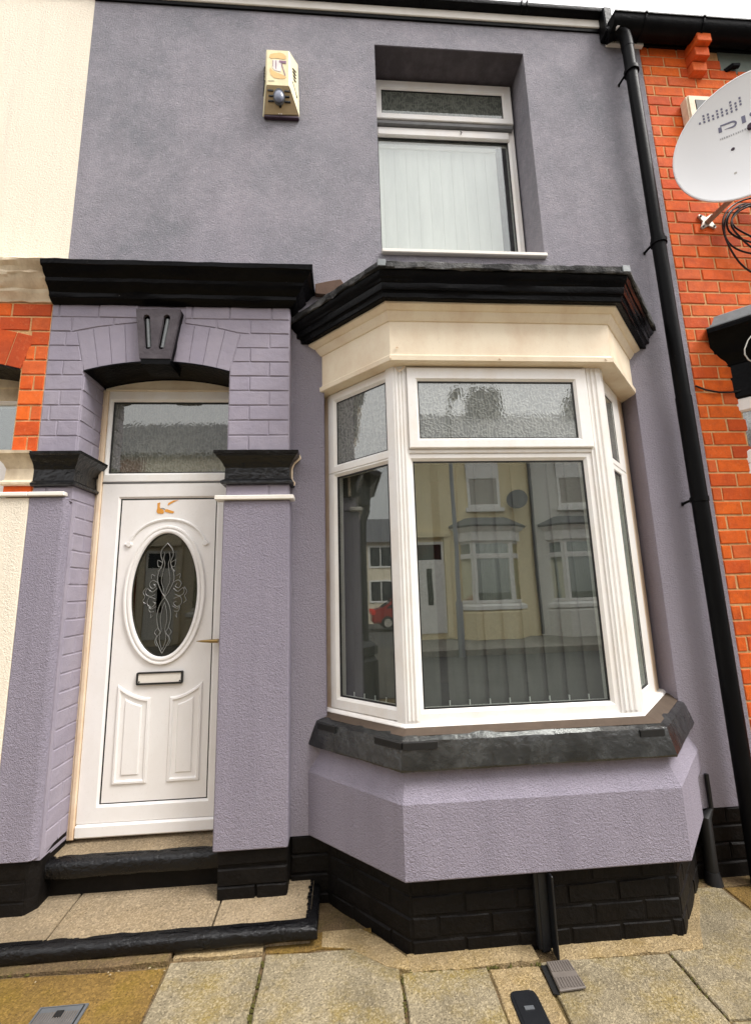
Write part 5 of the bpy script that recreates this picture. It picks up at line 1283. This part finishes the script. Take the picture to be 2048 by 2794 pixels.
for (x0, y0, x1, y1, k) in ((-.36, -.33, -.362, -.75, 60), (.203, -.47, .203, -.75, 20), (-1.7, -.33, -.8, -.325, 40), (.24, -.455, .78, -.455, 30), (1.338, -.46, 1.338, -.75, 20)):
    for i in range(k):
        t = rnd.random(); x = x0+(x1-x0)*t+rnd.uniform(-.006, .006); y = y0+(y1-y0)*t+rnd.uniform(-.006, .006); r_ = rnd.uniform(.002, .006); z = gz(x)-.004
        mb.add([(x-r_, y-r_, z), (x+r_, y-r_, z), (x+r_, y+r_, z), (x-r_, y+r_, z), (x+rnd.uniform(-r_, r_), y+rnd.uniform(-r_, r_), z+r_*1.6)], [(0, 1, 4), (1, 2, 4), (2, 3, 4), (3, 0, 4)])
tag(mb.build('moss', 'moss'), 'yellow green moss in the paving joints', 'moss', kind='stuff')

# ================================================================== ACROSS THE STREET (seen in the glass)
YO, ZO = -11.0, .20
def opp_house(x0, x1, label, wallm, door_c, bay_c, up_c, doorm='white_far', chim=None, roof_z=8.25):
    cx_ = (x0+x1)/2
    xf = lambda p: Vector((2*cx_-p.x, YO-p.y, p.z+ZO))        # turned to face our side
    mx_ = lambda x: 2*cx_-x
    t = thing('terraced_house', label, 'house', (cx_, YO, ZO))
    mb = MB(xf); mb.box(mx_(x1), mx_(x0), 0, 6.5, -.3, 5.75); mb.build('wall', wallm, t)
    mb = MB(xf); mb.prism([(-.2, 5.70), (3.4, roof_z-ZO), (7, 5.70)], mx_(x1), mx_(x0), 'yz'); rf = mb.build('roof', 'slate', t)
    mb = MB(xf); mb.box(mx_(x1), mx_(x0), -.14, -.02, 5.62, 5.74); mb.build('gutter', 'grey_trim', t)
    b = far_bay(t, mx_(bay_c)-.62, mx_(bay_c)+.62, -.42, xf, wallm, 'grey_trim')
    u = mx_(up_c); mb = MB(xf); ring(mb, flat(-.03), (u-.5, u+.5, 3.72, 5.2), (u-.42, u+.42, 3.82, 4.62), 0, .05); ring(mb, flat(-.03), (u-.5, u+.5, 4.62, 5.2), (u-.42, u+.42, 4.72, 5.1), 0.001, .05); mb.box(u-.58, u+.58, -.10, -.001, 3.60, 3.72); w_ = mb.build('window', 'white_far', t)
    mb = MB(xf); mb.box(u-.42, u+.42, -.014, -.01, 3.82, 5.1); mb.build('pane', 'curtain', w_)
    d = mx_(door_c); mb = MB(xf); ring(mb, flat(-.03), (d-.45, d+.45, .12, 2.72), (d-.38, d+.38, 2.2, 2.64), 0, .05); mb.box(d-.38, d+.38, -.02, -.002, .15, 2.15); dd = mb.build('front_door', doorm, t)
    mb = MB(xf); mb.box(d-.38, d+.38, -.014, -.01, 2.2, 2.64); mb.box(d-.08, d+.08, -.03, -.021, .9, 1.95); mb.build('pane', 'car_glass', dd)
    mb = MB(xf); mb.box(d-.6, d+.6, -.14, -.001, 2.85, 3.0); mb.box(d-.62, d-.46, -.08, -.001, .0, 2.85); mb.box(d+.46, d+.62, -.08, -.001, .0, 2.85); mb.build('door_surround', wallm, t)
    if chim:
        c0, c1, zt_ = chim; mb = MB(); mb.box(c0, c1, YO-3.9, YO-3.0, 7.6, zt_); mb.build('chimney', 'grey_trim', rf)
        mb = MB()
        for i in range(3): xx = c0+(c1-c0)*(i+.5)/3; mb.tube([(xx, YO-3.4, zt_), (xx, YO-3.4, zt_+.35)], [.13, .10], 8)
        mb.build('chimney_pot', 'grey_trim', rf)
    return t
opp_house(1.75, 5.68, 'yellow painted house reflected in the wide bay pane', 'wall_yellow', 2.48, 4.28, 4.25, chim=(5.0, 6.2, 9.1))
opp_house(5.68, 9.6, 'pale grey house right of the yellow one in the reflection', 'wall_white', 8.85, 7.0, 7.05)
opp_house(-2.2, 1.75, 'buff house left of the yellow one across the street', 'wall_buff', 1.05, -.75, -.75)
opp_house(-6.1, -2.2, 'cream house across the street facing the front door', 'wall_cream', -5.4, -3.6, -3.6, chim=(-3.0, -1.6, 9.0))
opp_house(9.6, 13.5, 'cream house at the far right end of the reflected terrace', 'wall_cream', 10.3, 12.1, 12.1, chim=(9.1, 10.3, 9.0))
opp_house(-10.0, -6.1, 'brick coloured house at the far left of the opposite terrace', 'brick_red_end', -6.8, -8.6, -8.6)
for x, nm in ((5.68, 'downpipe between the yellow and pale grey houses in the reflection'),):
    tag(MB().tube([(x, YO+.07, .2), (x, YO+.07, 5.8)], .05, 10).build('downpipe', 'grey_trim', smooth=50), nm, 'drainpipe')
t = thing('satellite_dish', 'small grey satellite dish on the reflected yellow house', 'satellite dish', (5.22, YO, 4.05))
mb = MB(); mb.tube([(5.15, YO+.30, 4.12), (5.17, YO+.26, 4.11), (5.19, YO+.24, 4.10)], [.30, .16, .02], 20); mb.build('reflector', 'grey_trim', t, smooth=50)
mb = MB(); mb.tube([(5.19, YO+.24, 4.1), (5.24, YO+.02, 4.0)], .02, 6); mb.tube([(5.15, YO+.3, 3.85), (4.85, YO+.6, 3.95)], .015, 6); mb.build('arm', 'grey_trim', t)
lp = thing('lamp_post', 'grey lamp post reflected at the left of the bay pane', 'lamp post', (2.86, -9.25, 0))
mb = MB(); mb.tube([(2.86, -9.25, -.1), (2.86, -9.25, 1.2), (2.86, -9.25, 1.25), (2.86, -9.25, 6.2)], [.085, .085, .055, .05], 12); mb.build('column', 'lamp_col', lp, smooth=40)
mb = MB(); mb.tube([(2.86, -9.25, 6.2), (2.86, -8.7, 6.35)], .035, 8); mb.box(2.76, 2.96, -8.75, -8.2, 6.30, 6.42); mb.build('lantern', 'lamp_col', lp)
# end of the street to the left
et = thing('terraced_house', 'white house across the end of the street, mirrored in the left bay pane', 'house', (-24, -2, 0))
mb = MB(); mb.box(-31, -24, -9, 6, -.4, 4.45); mb.build('wall', 'wall_cream', et)
mb = MB(); mb.prism([(-23.7, 4.40), (-27.5, 6.6), (-31.3, 4.40)], -9, 6, 'xz'); 
mb.v = []; mb.f = []; mb.mi = []
mb.add([(-23.7, -9, 4.4), (-23.7, 6, 4.4), (-27.5, 6, 6.4), (-27.5, -9, 6.4), (-31.3, -9, 4.4), (-31.3, 6, 4.4)], [(0, 1, 2, 3), (3, 2, 5, 4), (0, 3, 4), (1, 2, 5)]); mb.build('roof', 'slate', et)
for (yc_, z0) in ((-7, 2.9), (-4.6, 2.9), (-2.2, 2.9), (.2, 2.9), (2.6, 2.9), (-7, .9), (-4.6, .9), (-2.2, .9), (.2, .9), (2.6, .9)):
    Pf = lambda s, d, z, yc_=yc_: (-23.96-d, yc_+s, z); mb = MB(); ring(mb, Pf, (-.7, .7, z0, z0+1.3), (-.6, .6, z0+.1, z0+1.2), 0, .05); lbox(mb, Pf, -.03, .03, 0, .05, z0+.1, z0+1.2); w_ = mb.build('window', 'white_far', et)
    mb = MB(); lbox(mb, Pf, -.6, .6, .02, .03, z0+.1, z0+1.2); mb.build('pane', 'car_glass', w_)
# row of our own terrace further left
lh2 = thing('terraced_house', 'grey house two doors to the left on our side', 'house', (-7.5, 0, 0))
mb = MB(); wall(mb, -9.5, LX0-.001, -.05, 5.62, 0, .26, []); mb.box(-9.5, LX0-.001, .26, 6.5, -.05, 5.62); mb.build('wall', 'wall_white', lh2)
mb = MB(); mb.prism([(-.10, 5.64), (3.3, 8.0), (6.7, 5.64)], -9.5, LX0, 'yz'); mb.build('roof', 'slate', lh2)
far_bay(lh2, -7.6, -6.35, -.436, None, 'wall_white')
# red car
car = thing('parked_car', 'red hatchback parked at the end of the street, mirrored in the left bay pane', 'car', (-19.3, -3.3, -.3))
cx0 = 0; yc0 = 0
cxf = lambda p: Vector((-19.3-p.y, -3.3+p.x, p.z-.10))       # nose away, tail lamp towards our terrace
prof = [(-2.0, .28), (-2.05, .55), (-1.95, .78), (-1.1, .92), (-.45, 1.38), (.9, 1.42), (1.55, .98), (1.95, .9), (2.05, .6), (2.0, .28)]
mb = MB(cxf); mb.prism([(p[0], p[1]-.1) for p in prof], -.82, .82); mb.build('body', 'car_red', car, bevel=.07, seg=2, smooth=50)
mb = MB(cxf)
for s_ in (-.826, .812): mb.prism([(-1.0, .86), (-.42, 1.22), (.85, 1.25), (1.35, .86)], s_, s_+.014)
mb.add([(.98, -.66, 1.26), (.98, .66, 1.26), (1.53, .70, .93), (1.53, -.70, .93)], [(0, 1, 2, 3)]); mb.build('window', 'car_glass', car)
for x in (-1.25, 1.3):
    for y in (-.78, .78):
        mb = MB(cxf); mb.tube([(x, y-.1, .21), (x, y+.1, .21)], .31, 20); wh = mb.build('wheel', 'tyre', car, smooth=40)
        mb = MB(cxf); mb.tube([(x, y-.105, .21), (x, y+.105, .21)], .19, 14); mb.build('rim', 'steel', wh, smooth=40)
for y in (-.66, .66):
    mb = MB(cxf); mb.box(1.85, 2.06, y-.17, y+.17, .58, .82); mb.build('tail_lamp', 'red_lens', car, bevel=.02)
print('bricks on right wall', nb_)
